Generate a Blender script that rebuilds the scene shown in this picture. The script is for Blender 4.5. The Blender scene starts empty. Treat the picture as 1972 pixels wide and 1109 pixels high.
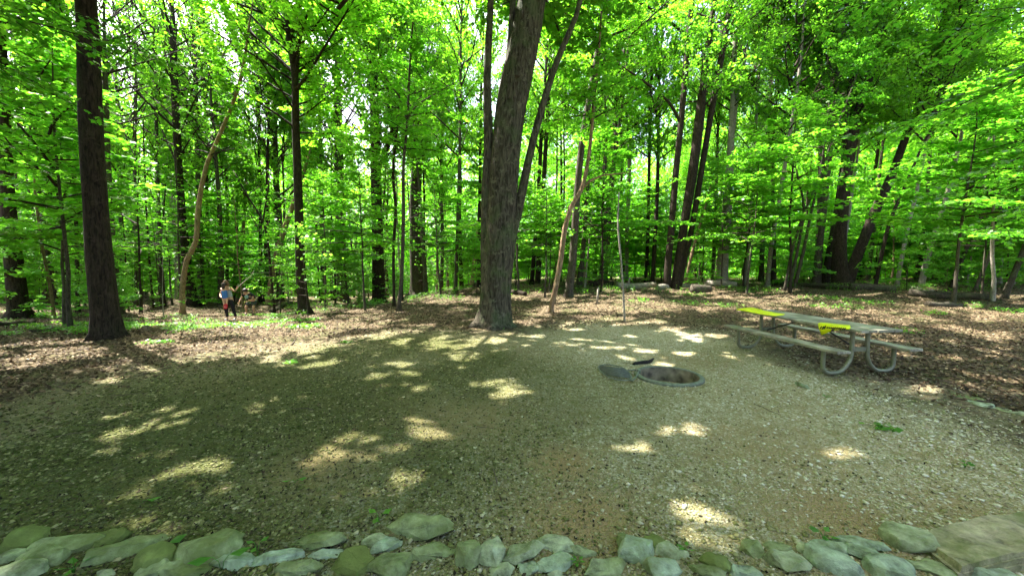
import bpy, bmesh, math, random
import numpy as np
from mathutils import Vector, Matrix, noise as mnoise

R = math.radians
sc = bpy.context.scene
# ------------------------------------------------------------------ camera, sky, sun, exposure
PW, PH, F = 1972.0, 1109.0, 714.0
CAMH, PITCH = 1.8, R(3.9)
cam_d = bpy.data.cameras.new('camera'); cam = bpy.data.objects.new('camera', cam_d)
sc.collection.objects.link(cam)
cam_d.sensor_width = 36; cam_d.lens = F / PW * 36
cam_d.clip_start = 0.05; cam_d.clip_end = 1000
cam.location = (0, 0, CAMH); cam.rotation_euler = (R(90) - PITCH, 0, 0)
sc.camera = cam

SUN = Vector((-0.52, 0.34, 0.0)).normalized()
ELEV = R(60)
sun_dir = Vector((SUN.x * math.cos(ELEV), SUN.y * math.cos(ELEV), math.sin(ELEV)))
w = bpy.data.worlds.new("World"); sc.world = w; w.use_nodes = True
nt = w.node_tree; bg = nt.nodes['Background']
sky = nt.nodes.new('ShaderNodeTexSky'); sky.sky_type = 'NISHITA'; sky.sun_disc = False
sky.sun_elevation = ELEV; sky.sun_rotation = math.atan2(SUN.x, SUN.y)
sky.air_density = 0.8; sky.dust_density = 6.0; sky.ozone_density = 0.6
nt.links.new(sky.outputs[0], bg.inputs[0]); bg.inputs[1].default_value = 0.125
sl = bpy.data.lights.new('sun', 'SUN'); sl.energy = 4.2; sl.angle = R(0.5); sl.color = (1.0, 0.96, 0.93)
so = bpy.data.objects.new('sun', sl); sc.collection.objects.link(so)
so.rotation_euler = sun_dir.to_track_quat('Z', 'Y').to_euler()
vs = sc.view_settings
vs.view_transform = 'Standard'; vs.look = 'None'; vs.gamma = 1.0; vs.exposure = 3.05
try: vs.use_curve_mapping = False
except Exception: pass
cy = sc.cycles
cy.max_bounces = 9; cy.diffuse_bounces = 7; cy.glossy_bounces = 2; cy.transmission_bounces = 3; cy.transparent_max_bounces = 4
cy.sample_clamp_indirect = 6.0; cy.use_denoising = True
try:
    cy.denoiser = 'OPENIMAGEDENOISE'; cy.denoising_input_passes = 'RGB_ALBEDO_NORMAL'; cy.denoising_prefilter = 'ACCURATE'
except Exception: pass
cy.caustics_reflective = False; cy.caustics_refractive = False

# ------------------------------------------------------------------ projection helpers
CP, SP = math.cos(PITCH), math.sin(PITCH)
def ray(px, py):
    u = (px - PW / 2) / F; v = (PH / 2 - py) / F
    return Vector((u, CP + v * SP, -SP + v * CP))
def at(px, py, Y):
    d = ray(px, py); t = Y / d.y
    return Vector((d.x * t, Y, CAMH + d.z * t)), t
def at_z(px, py, z):
    d = ray(px, py); t = (z - CAMH) / d.z
    return Vector((d.x * t, d.y * t, z))
def project(x, y, z):
    X = x; Yc = y * CP - (z - CAMH) * SP; Zc = y * SP + (z - CAMH) * CP
    return PW / 2 + F * X / Yc, PH / 2 - F * Zc / Yc

def S(t):
    t = np.clip(t, 0, 1); return t * t * (3 - 2 * t)
RING_C = None
def gh0(x, y):
    x = np.asarray(x, float); y = np.asarray(y, float)
    left = S((-x - 2) / 9)
    z = -0.75 * left * S((y - 8) / 9) - 0.055 * left * np.clip(y - 17, 0, 60)
    z = z - 0.05 * np.clip(y - 36, 0, 120) * (1 - left)
    z = z + 0.32 * S((1.9 - y) / 1.6) + 0.3 * S((x + 2) / 6) * S((y - 9) / 11)
    amp = 0.015 + 0.05 * S((np.hypot(x, y) - 8) / 12)
    z = z + amp * (np.sin(0.7 * x + 1.3) * np.cos(0.6 * y + 0.4) + 0.6 * np.sin(1.7 * x - 0.9 * y) + 0.4 * np.cos(2.9 * x + 2.3 * y))
    return z
def gz(x, y): return float(gh0(x, y))
def on_ground(px, py):
    d = ray(px, py); t = 1.2
    for _ in range(4000):
        p = Vector((0, 0, CAMH)) + d * t
        if p.z <= gz(p.x, p.y): break
        t += 0.01 + t * 0.002
    return Vector((p.x, p.y, gz(p.x, p.y)))
RING_C = on_ground(1287, 725)

def inpoly_sd(px, py, poly):
    """signed distance: positive inside"""
    px = np.asarray(px, float); py = np.asarray(py, float)
    d = np.full(px.shape, 1e9); inside = np.zeros(px.shape, bool)
    n = len(poly)
    for i in range(n):
        ax, ay = poly[i]; bx, by = poly[(i + 1) % n]
        ex, ey = bx - ax, by - ay
        t = np.clip(((px - ax) * ex + (py - ay) * ey) / (ex * ex + ey * ey + 1e-9), 0, 1)
        d = np.minimum(d, np.hypot(px - ax - t * ex, py - ay - t * ey))
        c = ((ay > py) != (by > py)) & (px < (bx - ax) * (py - ay) / (by - ay + 1e-12) + ax)
        inside ^= c
    return np.where(inside, d, -d)
clear_px = [(30, 800), (180, 742), (330, 712), (470, 690), (600, 662), (780, 645), (930, 640), (1100, 632), (1260, 622), (1390, 640), (1560, 700), (1700, 740), (1860, 790), (1960, 850)]
CLEAR = [tuple(on_ground(*p)[:2]) for p in clear_px] + [(7.5, 1.5), (16, -4), (16, -16), (-12, -16), (-12, -6), (-7.5, 1.5)]

def snoise(x, y, s, seed=0):
    """cheap smooth noise in about -1..1, summed rotated sines"""
    r = np.random.RandomState(seed); o = np.zeros(np.shape(x)); a = 1.0; tot = 0
    for k in range(6):
        for j in range(2):
            th = r.uniform(0, 2 * math.pi); f = s * (1.7 ** k) * r.uniform(.8, 1.2)
            o = o + a * np.sin((x * math.cos(th) + y * math.sin(th)) * f + r.uniform(0, 6.28)); tot += a * .7
        a *= .66
    return o / tot

# ------------------------------------------------------------------ object helpers
COL = sc.collection
def newmesh(name, V, faces=None, quads=None, tris=None, smooth=False):
    me = bpy.data.meshes.new(name)
    if faces is not None:
        me.from_pydata([tuple(v) for v in V], [], faces)
    else:
        V = np.asarray(V, np.float32)
        arrs = []; 
        if quads is not None and len(quads): arrs.append(np.asarray(quads, np.int32))
        if tris is not None and len(tris): arrs.append(np.asarray(tris, np.int32))
        loops = np.concatenate([a.ravel() for a in arrs]); starts = []; o = 0
        for a in arrs:
            k = a.shape[1]; starts.append(o + np.arange(len(a), dtype=np.int32) * k); o += a.size
        starts = np.concatenate(starts)
        me.vertices.add(len(V)); me.vertices.foreach_set('co', V.ravel())
        me.loops.add(len(loops)); me.loops.foreach_set('vertex_index', loops)
        me.polygons.add(len(starts)); me.polygons.foreach_set('loop_start', starts)
        me.update(calc_edges=True)
    if smooth: me.polygons.foreach_set('use_smooth', np.ones(len(me.polygons), bool))
    me.update()
    return me
def fattr(me, name, vals, domain='FACE'):
    a = me.attributes.new(name, 'FLOAT', domain); a.data.foreach_set('value', np.asarray(vals, np.float32))
def obj(name, me, mats=None, parent=None, loc=(0, 0, 0)):
    o = bpy.data.objects.new(name, me); COL.objects.link(o); o.location = loc
    if mats is not None:
        for m in (mats if isinstance(mats, (list, tuple)) else [mats]): me.materials.append(m)
    if parent: o.parent = parent
    return o
def empty(name, loc, rz=0):
    o = bpy.data.objects.new(name, None); COL.objects.link(o); o.location = loc; o.rotation_euler = (0, 0, rz)
    o.empty_display_size = .2
    return o
def tag(o, label=None, cat=None, group=None, kind=None):
    if label: o['label'] = label
    if cat: o['category'] = cat
    if group: o['group'] = group
    if kind: o['kind'] = kind
    return o

class MB:
    """mesh collector of tubes and boxes"""
    def __init__(s): s.V = []; s.Fc = []; s.n = 0; s.M = []
    def add(s, V, Fs, mi=0):
        s.V.extend([tuple(v) for v in V]); s.Fc.extend([tuple(i + s.n for i in f) for f in Fs]); s.M.extend([mi] * len(Fs)); s.n += len(V)
    def tube(s, pts, rad, n=8, cap=True, mi=0, rfun=None):
        pts = [Vector(p) for p in pts]; m = len(pts)
        if not hasattr(rad, '__len__'): rad = [rad] * m
        V = []; Fs = []; ref = None
        for i, p in enumerate(pts):
            d = (pts[min(i + 1, m - 1)] - pts[max(i - 1, 0)]).normalized()
            if ref is None:
                ref = d.orthogonal().normalized()
                if abs(d.z) > .7: ref = Vector((1, 0, 0)); ref = (ref - d * ref.dot(d)).normalized()
            ref = (ref - d * ref.dot(d)).normalized(); b = d.cross(ref)
            for k in range(n):
                a = 2 * math.pi * k / n; r = rad[i] * (rfun(i, a, p) if rfun else 1)
                V.append(p + (ref * math.cos(a) + b * math.sin(a)) * r)
        for i in range(m - 1):
            for k in range(n):
                k2 = (k + 1) % n
                Fs.append((i * n + k, i * n + k2, (i + 1) * n + k2, (i + 1) * n + k))
        if cap:
            Fs.append(tuple(range(n))[::-1]); Fs.append(tuple((m - 1) * n + k for k in range(n)))
        s.add(V, Fs, mi)
    def box(s, c, size, M=None, mi=0):
        V = [Vector(((i & 1) - .5, ((i >> 1) & 1) - .5, ((i >> 2) & 1) - .5)) for i in range(8)]
        V = [Vector((v.x * size[0], v.y * size[1], v.z * size[2])) for v in V]
        if M: V = [M @ v for v in V]
        V = [v + Vector(c) for v in V]
        s.add(V, [(0, 2, 3, 1), (4, 5, 7, 6), (0, 1, 5, 4), (2, 6, 7, 3), (0, 4, 6, 2), (1, 3, 7, 5)], mi)
    def mesh(s, name, smooth=True):
        me = bpy.data.meshes.new(name); me.from_pydata(s.V, [], s.Fc)
        me.polygons.foreach_set('use_smooth', np.full(len(s.Fc), smooth)); me.polygons.foreach_set('material_index', np.array(s.M, np.int32)); me.update()
        return me

def bevel_mesh(me, w=.004, seg=2):
    bm = bmesh.new(); bm.from_mesh(me)
    bmesh.ops.bevel(bm, geom=[e for e in bm.edges if e.calc_face_angle(0) > .5], offset=w, segments=seg, affect='EDGES', profile=.6, clamp_overlap=True)
    bm.to_mesh(me); bm.free(); return me

# ------------------------------------------------------------------ materials
def mat(name):
    m = bpy.data.materials.new(name); m.use_nodes = True; n = m.node_tree.nodes; n.clear()
    return m, n, m.node_tree.links
def ramp(n, stops, interp='LINEAR'):
    r = n.new('ShaderNodeValToRGB'); e = r.color_ramp.elements; r.color_ramp.interpolation = interp
    while len(e) > 1: e.remove(e[-1])
    e[0].position = stops[0][0]; e[0].color = (*stops[0][1], 1)
    for p, c in stops[1:]:
        x = e.new(p); x.color = (*c, 1)
    return r
def leaf_mat(name, lo, hi, trans, tmix=.5, rough=.42):
    m, n, l = mat(name)
    a = n.new('ShaderNodeAttribute'); a.attribute_name = 'rnd'
    oi = n.new('ShaderNodeObjectInfo')
    ad = n.new('ShaderNodeMath'); ad.operation = 'MULTIPLY_ADD'; l.new(oi.outputs['Random'], ad.inputs[0]); ad.inputs[1].default_value = .5
    sb = n.new('ShaderNodeMath'); sb.operation = 'MULTIPLY_ADD'; l.new(a.outputs['Fac'], sb.inputs[0]); sb.inputs[1].default_value = .8; sb.inputs[2].default_value = -.15
    l.new(sb.outputs[0], ad.inputs[2])
    r1 = ramp(n, [(0, lo), (1, hi)]); l.new(ad.outputs[0], r1.inputs[0])
    r2 = ramp(n, [(0, [c * .75 for c in trans]), (1, [min(1, trans[0] * 1.5), trans[1] * 1.15, trans[2]])]); l.new(ad.outputs[0], r2.inputs[0])
    p = n.new('ShaderNodeBsdfPrincipled'); p.inputs['Roughness'].default_value = rough
    p.inputs['Specular IOR Level'].default_value = .35
    l.new(r1.outputs[0], p.inputs['Base Color'])
    t = n.new('ShaderNodeBsdfTranslucent'); l.new(r2.outputs[0], t.inputs[0])
    mx = n.new('ShaderNodeMixShader'); mx.inputs[0].default_value = tmix
    l.new(p.outputs[0], mx.inputs[1]); l.new(t.outputs[0], mx.inputs[2])
    o = n.new('ShaderNodeOutputMaterial'); l.new(mx.outputs[0], o.inputs[0])
    return m
def bark_mat(name, dark, light, scale=1.0, patch=None, strength=.8, moss=0.0):
    m, n, l = mat(name)
    tc = n.new('ShaderNodeTexCoord'); mp = n.new('ShaderNodeMapping'); mp.inputs['Scale'].default_value = (24 * scale, 24 * scale, 5.0 * scale)
    l.new(tc.outputs['Object'], mp.inputs[0])
    nz = n.new('ShaderNodeTexNoise'); nz.inputs['Scale'].default_value = 1.0; nz.inputs['Detail'].default_value = 6; nz.inputs['Roughness'].default_value = .65
    nz.inputs['Distortion'].default_value = .6
    l.new(mp.outputs[0], nz.inputs['Vector'])
    r = ramp(n, [(.36, dark), (.5, [(a + b) / 2 for a, b in zip(dark, light)]), (.66, light)]); l.new(nz.outputs[0], r.inputs[0])
    col = r.outputs[0]
    n2 = n.new('ShaderNodeTexNoise'); n2.inputs['Scale'].default_value = 5.5; n2.inputs['Detail'].default_value = 5; n2.inputs['Roughness'].default_value = .7
    l.new(tc.outputs['Object'], n2.inputs['Vector'])
    rr = ramp(n, [(.56, (0, 0, 0)), (.62, (1, 1, 1))]); l.new(n2.outputs[0], rr.inputs[0])
    mx = n.new('ShaderNodeMixRGB'); l.new(rr.outputs[0], mx.inputs[0]); l.new(col, mx.inputs[1]); mx.inputs[2].default_value = (*(patch or [min(1, c * 1.5) for c in light]), 1)
    ml = n.new('ShaderNodeMixRGB'); ml.inputs[0].default_value = .45; l.new(col, ml.inputs[1]); l.new(mx.outputs[0], ml.inputs[2])
    col = ml.outputs[0]
    if moss > 0:
        n3 = n.new('ShaderNodeTexNoise'); n3.inputs['Scale'].default_value = 2.2; n3.inputs['Detail'].default_value = 6; l.new(tc.outputs['Object'], n3.inputs['Vector'])
        r3 = ramp(n, [(.48, (0, 0, 0)), (.66, (moss,) * 3)]); l.new(n3.outputs[0], r3.inputs[0])
        m3 = n.new('ShaderNodeMixRGB'); l.new(r3.outputs[0], m3.inputs[0]); l.new(col, m3.inputs[1]); m3.inputs[2].default_value = (.07, .12, .03, 1); col = m3.outputs[0]
    p = n.new('ShaderNodeBsdfPrincipled'); p.inputs['Roughness'].default_value = .92; p.inputs['Specular IOR Level'].default_value = .15
    l.new(col, p.inputs['Base Color'])
    b = n.new('ShaderNodeBump'); b.inputs['Strength'].default_value = strength; b.inputs['Distance'].default_value = .06
    l.new(nz.outputs[0], b.inputs['Height']); l.new(b.outputs[0], p.inputs['Normal'])
    o = n.new('ShaderNodeOutputMaterial'); l.new(p.outputs[0], o.inputs[0])
    return m
def plain(name, c, rough=.7, metal=0, spec=.3, noise=.25, nscale=20, bump=.2):
    m, n, l = mat(name)
    tc = n.new('ShaderNodeTexCoord'); nz = n.new('ShaderNodeTexNoise'); nz.inputs['Scale'].default_value = nscale; nz.inputs['Detail'].default_value = 5
    l.new(tc.outputs['Object'], nz.inputs['Vector'])
    r = ramp(n, [(.3, [x * (1 - noise) for x in c]), (.7, [min(1, x * (1 + noise)) for x in c])]); l.new(nz.outputs[0], r.inputs[0])
    p = n.new('ShaderNodeBsdfPrincipled'); p.inputs['Roughness'].default_value = rough; p.inputs['Metallic'].default_value = metal; p.inputs['Specular IOR Level'].default_value = spec
    l.new(r.outputs[0], p.inputs['Base Color'])
    if bump:
        b = n.new('ShaderNodeBump'); b.inputs['Strength'].default_value = bump; b.inputs['Distance'].default_value = .01; l.new(nz.outputs[0], b.inputs['Height']); l.new(b.outputs[0], p.inputs['Normal'])
    o = n.new('ShaderNodeOutputMaterial'); l.new(p.outputs[0], o.inputs[0])
    return m
def rnd_mat(name, stops, rough=.85, spec=.2, trans=0, nscale=0):
    m, n, l = mat(name)
    a = n.new('ShaderNodeAttribute'); a.attribute_name = 'rnd'
    r = ramp(n, stops); l.new(a.outputs['Fac'], r.inputs[0]); col = r.outputs[0]
    p = n.new('ShaderNodeBsdfPrincipled'); p.inputs['Roughness'].default_value = rough; p.inputs['Specular IOR Level'].default_value = spec
    l.new(col, p.inputs['Base Color']); out = p.outputs[0]
    if trans:
        t = n.new('ShaderNodeBsdfTranslucent'); l.new(col, t.inputs[0]); mx = n.new('ShaderNodeMixShader'); mx.inputs[0].default_value = trans
        l.new(out, mx.inputs[1]); l.new(t.outputs[0], mx.inputs[2]); out = mx.outputs[0]
    o = n.new('ShaderNodeOutputMaterial'); l.new(out, o.inputs[0])
    return m

M = {}
M['leaf'] = leaf_mat('maple_leaf', (.03, .11, .014), (.13, .28, .025), (.19, .66, .03), .55)
M['leaf_canopy'] = leaf_mat('oak_leaf', (.035, .115, .014), (.14, .28, .028), (.23, .70, .03), .55)
M['leaf_sap'] = leaf_mat('sunlit_young_leaf', (.06, .18, .03), (.15, .36, .05), (.28, .80, .06), .52, .36)  # pale young leaves, brightened further for sunlight the shaded saplings miss
M['leaf_low'] = leaf_mat('undergrowth_leaf', (.05, .17, .02), (.11, .28, .03), (.18, .52, .03), .45)
M['needle'] = leaf_mat('pine_needle', (.06, .12, .05), (.10, .18, .08), (.12, .3, .08), .3)
M['bark_dark'] = bark_mat('dark_bark', (.011, .008, .005), (.052, .038, .025), 1.0)
M['bark_oak'] = bark_mat('ridged_oak_bark', (.016, .013, .008), (.115, .098, .064), .8, patch=(.20, .19, .12), strength=1.0, moss=.35)
M['bark_grey'] = bark_mat('grey_bark', (.028, .022, .015), (.105, .088, .062), 1.3, moss=.3)
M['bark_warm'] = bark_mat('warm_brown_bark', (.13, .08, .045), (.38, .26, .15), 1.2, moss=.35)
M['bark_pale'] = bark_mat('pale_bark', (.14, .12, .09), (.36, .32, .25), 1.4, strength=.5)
# ------------------------------------------------------------------ ground
def axis(lo_far, lo, hi, hi_far, step, fine=None):
    a = [lo]; x = lo
    while x < hi:
        st = step
        if fine and fine[0] < x < fine[1]: st = .028
        x += st; a.append(x)
    x = hi; st = step
    while x < hi_far: st *= 1.09; x += st; a.append(x)
    x = lo; st = step; pre = []
    while x > lo_far: st *= 1.09; x -= st; pre.append(x)
    return np.array(pre[::-1] + a)
xs = axis(-170, -7, 9, 170, .06, (RING_C.x - .65, RING_C.x + .65)); ys = axis(-70, 1.2, 10, 190, .06, (RING_C.y - .65, RING_C.y + .65))
GX, GY = np.meshgrid(xs, ys)
sd = inpoly_sd(GX, GY, CLEAR) + 1.0 * snoise(GX, GY, 1.1, 3) + .5 * snoise(GX, GY, 4.5, 4)
clear = S(sd / 2.6 + .5)
GZ = gh0(GX, GY) + .008 * snoise(GX, GY, 9, 5) + (1 - clear) * .02 * snoise(GX, GY, 5, 8)
rr = np.hypot(GX - RING_C.x, GY - RING_C.y)
GZ = np.where(rr < .49, RING_C.z - .21 + .012 * snoise(GX, GY, 14, 2), np.where(rr < .75, RING_C.z + (GZ - RING_C.z) * S((rr - .5) / .25), GZ))
ny, nx = GX.shape
idx = np.arange(nx * ny).reshape(ny, nx)
quads = np.stack([idx[:-1, :-1], idx[:-1, 1:], idx[1:, 1:], idx[1:, :-1]], -1).reshape(-1, 4)
me = newmesh('ground', np.stack([GX, GY, GZ], -1).reshape(-1, 3), quads=quads, smooth=True)
fattr(me, 'clear', clear.ravel(), 'POINT')
dirt = np.zeros_like(GX)
for (px, py, r, s) in [(1090, 895, .34, 1), (1110, 1000, .5, 1), (1640, 1010, .6, 1), (1840, 985, .5, .7), (1800, 870, .5, .5), (900, 800, .7, .4), (1500, 860, 1.1, .5), (1450, 760, 1.0, .5), (1340, 690, .9, .5), (600, 900, .5, .5)]:
    g = on_ground(px, py); dirt = np.maximum(dirt, s * np.exp(-((GX - g.x) ** 2 + (GY - g.y) ** 2) / (r * r)))
dirt = np.clip(dirt + .35 * snoise(GX, GY, 1.9, 11) * (dirt + .3), 0, 1)
fattr(me, 'dirt', dirt.ravel(), 'POINT')
moss = np.clip(S((3.6 - GX) / 6.0) * 1.05 + .3 * snoise(GX, GY, 1.3, 17), 0, 1) * clear  # moss on the gravel; its leftward rise also paints in green canopy shade
fattr(me, 'moss', moss.ravel(), 'POINT')
m, n, l = mat('forest_ground')
tc = n.new('ShaderNodeTexCoord')
def A(nm):
    a = n.new('ShaderNodeAttribute'); a.attribute_name = nm; return a.outputs['Fac']
def mixc(f, a, b, mode='MIX'):
    x = n.new('ShaderNodeMixRGB'); x.blend_type = mode
    if hasattr(f, 'default_value') or hasattr(f, 'links'): l.new(f, x.inputs[0])
    else: x.inputs[0].default_value = f
    for s_, v in ((1, a), (2, b)):
        if isinstance(v, tuple): x.inputs[s_].default_value = (*v, 1)
        else: l.new(v, x.inputs[s_])
    return x.outputs[0]
v1 = n.new('ShaderNodeTexVoronoi'); v1.inputs['Scale'].default_value = 52; l.new(tc.outputs['Object'], v1.inputs['Vector'])
sv = n.new('ShaderNodeSeparateColor'); l.new(v1.outputs['Color'], sv.inputs[0])
r1 = ramp(n, [(0, (.17, .15, .065)), (.45, (.38, .34, .19)), (.8, (.54, .50, .33)), (1, (.64, .60, .46))]); l.new(sv.outputs[0], r1.inputs[0])
v1b = n.new('ShaderNodeTexVoronoi'); v1b.inputs['Scale'].default_value = 110; l.new(tc.outputs['Object'], v1b.inputs['Vector'])
nA = n.new('ShaderNodeTexNoise'); nA.inputs['Scale'].default_value = 7; nA.inputs['Detail'].default_value = 8; nA.inputs['Roughness'].default_value = .7; l.new(tc.outputs['Object'], nA.inputs['Vector'])
nB = n.new('ShaderNodeTexNoise'); nB.inputs['Scale'].default_value = 1.1; nB.inputs['Detail'].default_value = 5; l.new(tc.outputs['Object'], nB.inputs['Vector'])
fine_dirt = ramp(n, [(.3, (.24, .20, .09)), (.7, (.50, .45, .25))]); l.new(nA.outputs[0], fine_dirt.inputs[0])
stonef = ramp(n, [(.42, (0, 0, 0)), (.55, (1, 1, 1))]); l.new(nA.outputs[0], stonef.inputs[0])
gravel = mixc(stonef.outputs[0], fine_dirt.outputs[0], r1.outputs[0])
moss_shade_f = n.new('ShaderNodeMath'); moss_shade_f.operation = 'MULTIPLY'; l.new(A('moss'), moss_shade_f.inputs[0]); moss_shade_f.inputs[1].default_value = .85
gravel = mixc(moss_shade_f.outputs[0], gravel, (.048, .062, .006))  # dark olive holds both moss and the left side's painted shade
gravel = mixc(A('dirt'), gravel, (.30, .22, .10))
v2 = n.new('ShaderNodeTexVoronoi'); v2.inputs['Scale'].default_value = 17; v2.inputs['Randomness'].default_value = 1; l.new(tc.outputs['Object'], v2.inputs['Vector'])
sv2 = n.new('ShaderNodeSeparateColor'); l.new(v2.outputs['Color'], sv2.inputs[0])
r2 = ramp(n, [(0, (.035, .023, .012)), (.4, (.07, .048, .025)), (.75, (.16, .113, .062)), (1, (.33, .25, .16))]); l.new(sv2.outputs[0], r2.inputs[0])
lit = mixc(.4, r2.outputs[0], (.10, .08, .042))
gb = ramp(n, [(.5, (0, 0, 0)), (.62, (1, 1, 1))]); l.new(nB.outputs[0], gb.inputs[0])
lit = mixc(gb.outputs[0], lit, mixc(.35, lit, (.06, .10, .02)))
colr = mixc(A('clear'), lit, gravel)
p = n.new('ShaderNodeBsdfPrincipled'); p.inputs['Roughness'].default_value = .95; p.inputs['Specular IOR Level'].default_value = .12; l.new(colr, p.inputs['Base Color'])
ms = n.new('ShaderNodeMath'); ms.operation = 'ADD'; l.new(v1.outputs['Distance'], ms.inputs[0]); l.new(nA.outputs[0], ms.inputs[1])
b = n.new('ShaderNodeBump'); b.inputs['Strength'].default_value = 1.0; b.inputs['Distance'].default_value = .025; l.new(ms.outputs[0], b.inputs['Height']); l.new(b.outputs[0], p.inputs['Normal'])
o = n.new('ShaderNodeOutputMaterial'); l.new(p.outputs[0], o.inputs[0])
tag(obj('ground', me, m), kind='structure')

# ------------------------------------------------------------------ leaves
def leaves_np(C, Ax, N, L, Wd, rng, shape='quad'):
    """C centres, Ax axis, N normal (K,3); returns verts, face arrays, per-face rnd"""
    K = len(C); Ax = Ax / np.linalg.norm(Ax, axis=1, keepdims=True)
    N = N - Ax * (N * Ax).sum(1, keepdims=True); N = N / (np.linalg.norm(N, axis=1, keepdims=True) + 1e-9)
    B = np.cross(N, Ax); L = np.broadcast_to(L, (K,))[:, None]; Wd = np.broadcast_to(Wd, (K,))[:, None]
    sh = {'quad': [(-.5, 0, 0), (.0, .5, -.10), (.5, 0, -.06), (.0, -.5, -.10)],
          'maple': [(-.5, 0, 0), (-.34, .30, -.02), (-.12, .24, 0), (-.02, .52, -.06), (.12, .2, 0), (.5, 0, -.08), (.12, -.2, 0), (-.02, -.52, -.06), (-.12, -.24, 0), (-.34, -.3, -.02)]}[shape]
    V = np.stack([C + Ax * L * a + B * Wd * b_ + N * L * c for a, b_, c in sh], 1)
    k = len(sh); return V.reshape(-1, 3), np.arange(K * k).reshape(K, k)
def seg_leaves(segs, per_m, spread, flat, rng, L=.11, droop=.15, flatpos=.3):
    P0 = np.array([s[0] for s in segs]); P1 = np.array([s[1] for s in segs]); D = P1 - P0; ln = np.linalg.norm(D, axis=1)
    cnt = np.maximum(1, rng.poisson(ln * per_m)); ix = np.repeat(np.arange(len(segs)), cnt); K = len(ix)
    t = rng.rand(K)[:, None]; d = D[ix] / (ln[ix][:, None] + 1e-9)
    side = np.cross(d, [0, 0, 1.]); side /= (np.linalg.norm(side, axis=1, keepdims=True) + 1e-6)
    sg = rng.choice([-1, 1], K)[:, None]; off = rng.rand(K)[:, None] * spread
    C = P0[ix] + D[ix] * t + side * sg * off + np.stack([rng.randn(K), rng.randn(K), rng.randn(K) * flatpos], 1) * spread * .3
    C[:, 2] -= off[:, 0] * droop
    Ax = d * .7 + side * sg * .9 + rng.randn(K, 3) * .25; Ax[:, 2] -= droop
    N = np.array([0, 0, 1.]) + rng.randn(K, 3) * flat
    return C, Ax, N, L * rng.uniform(.65, 1.15, K)

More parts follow.
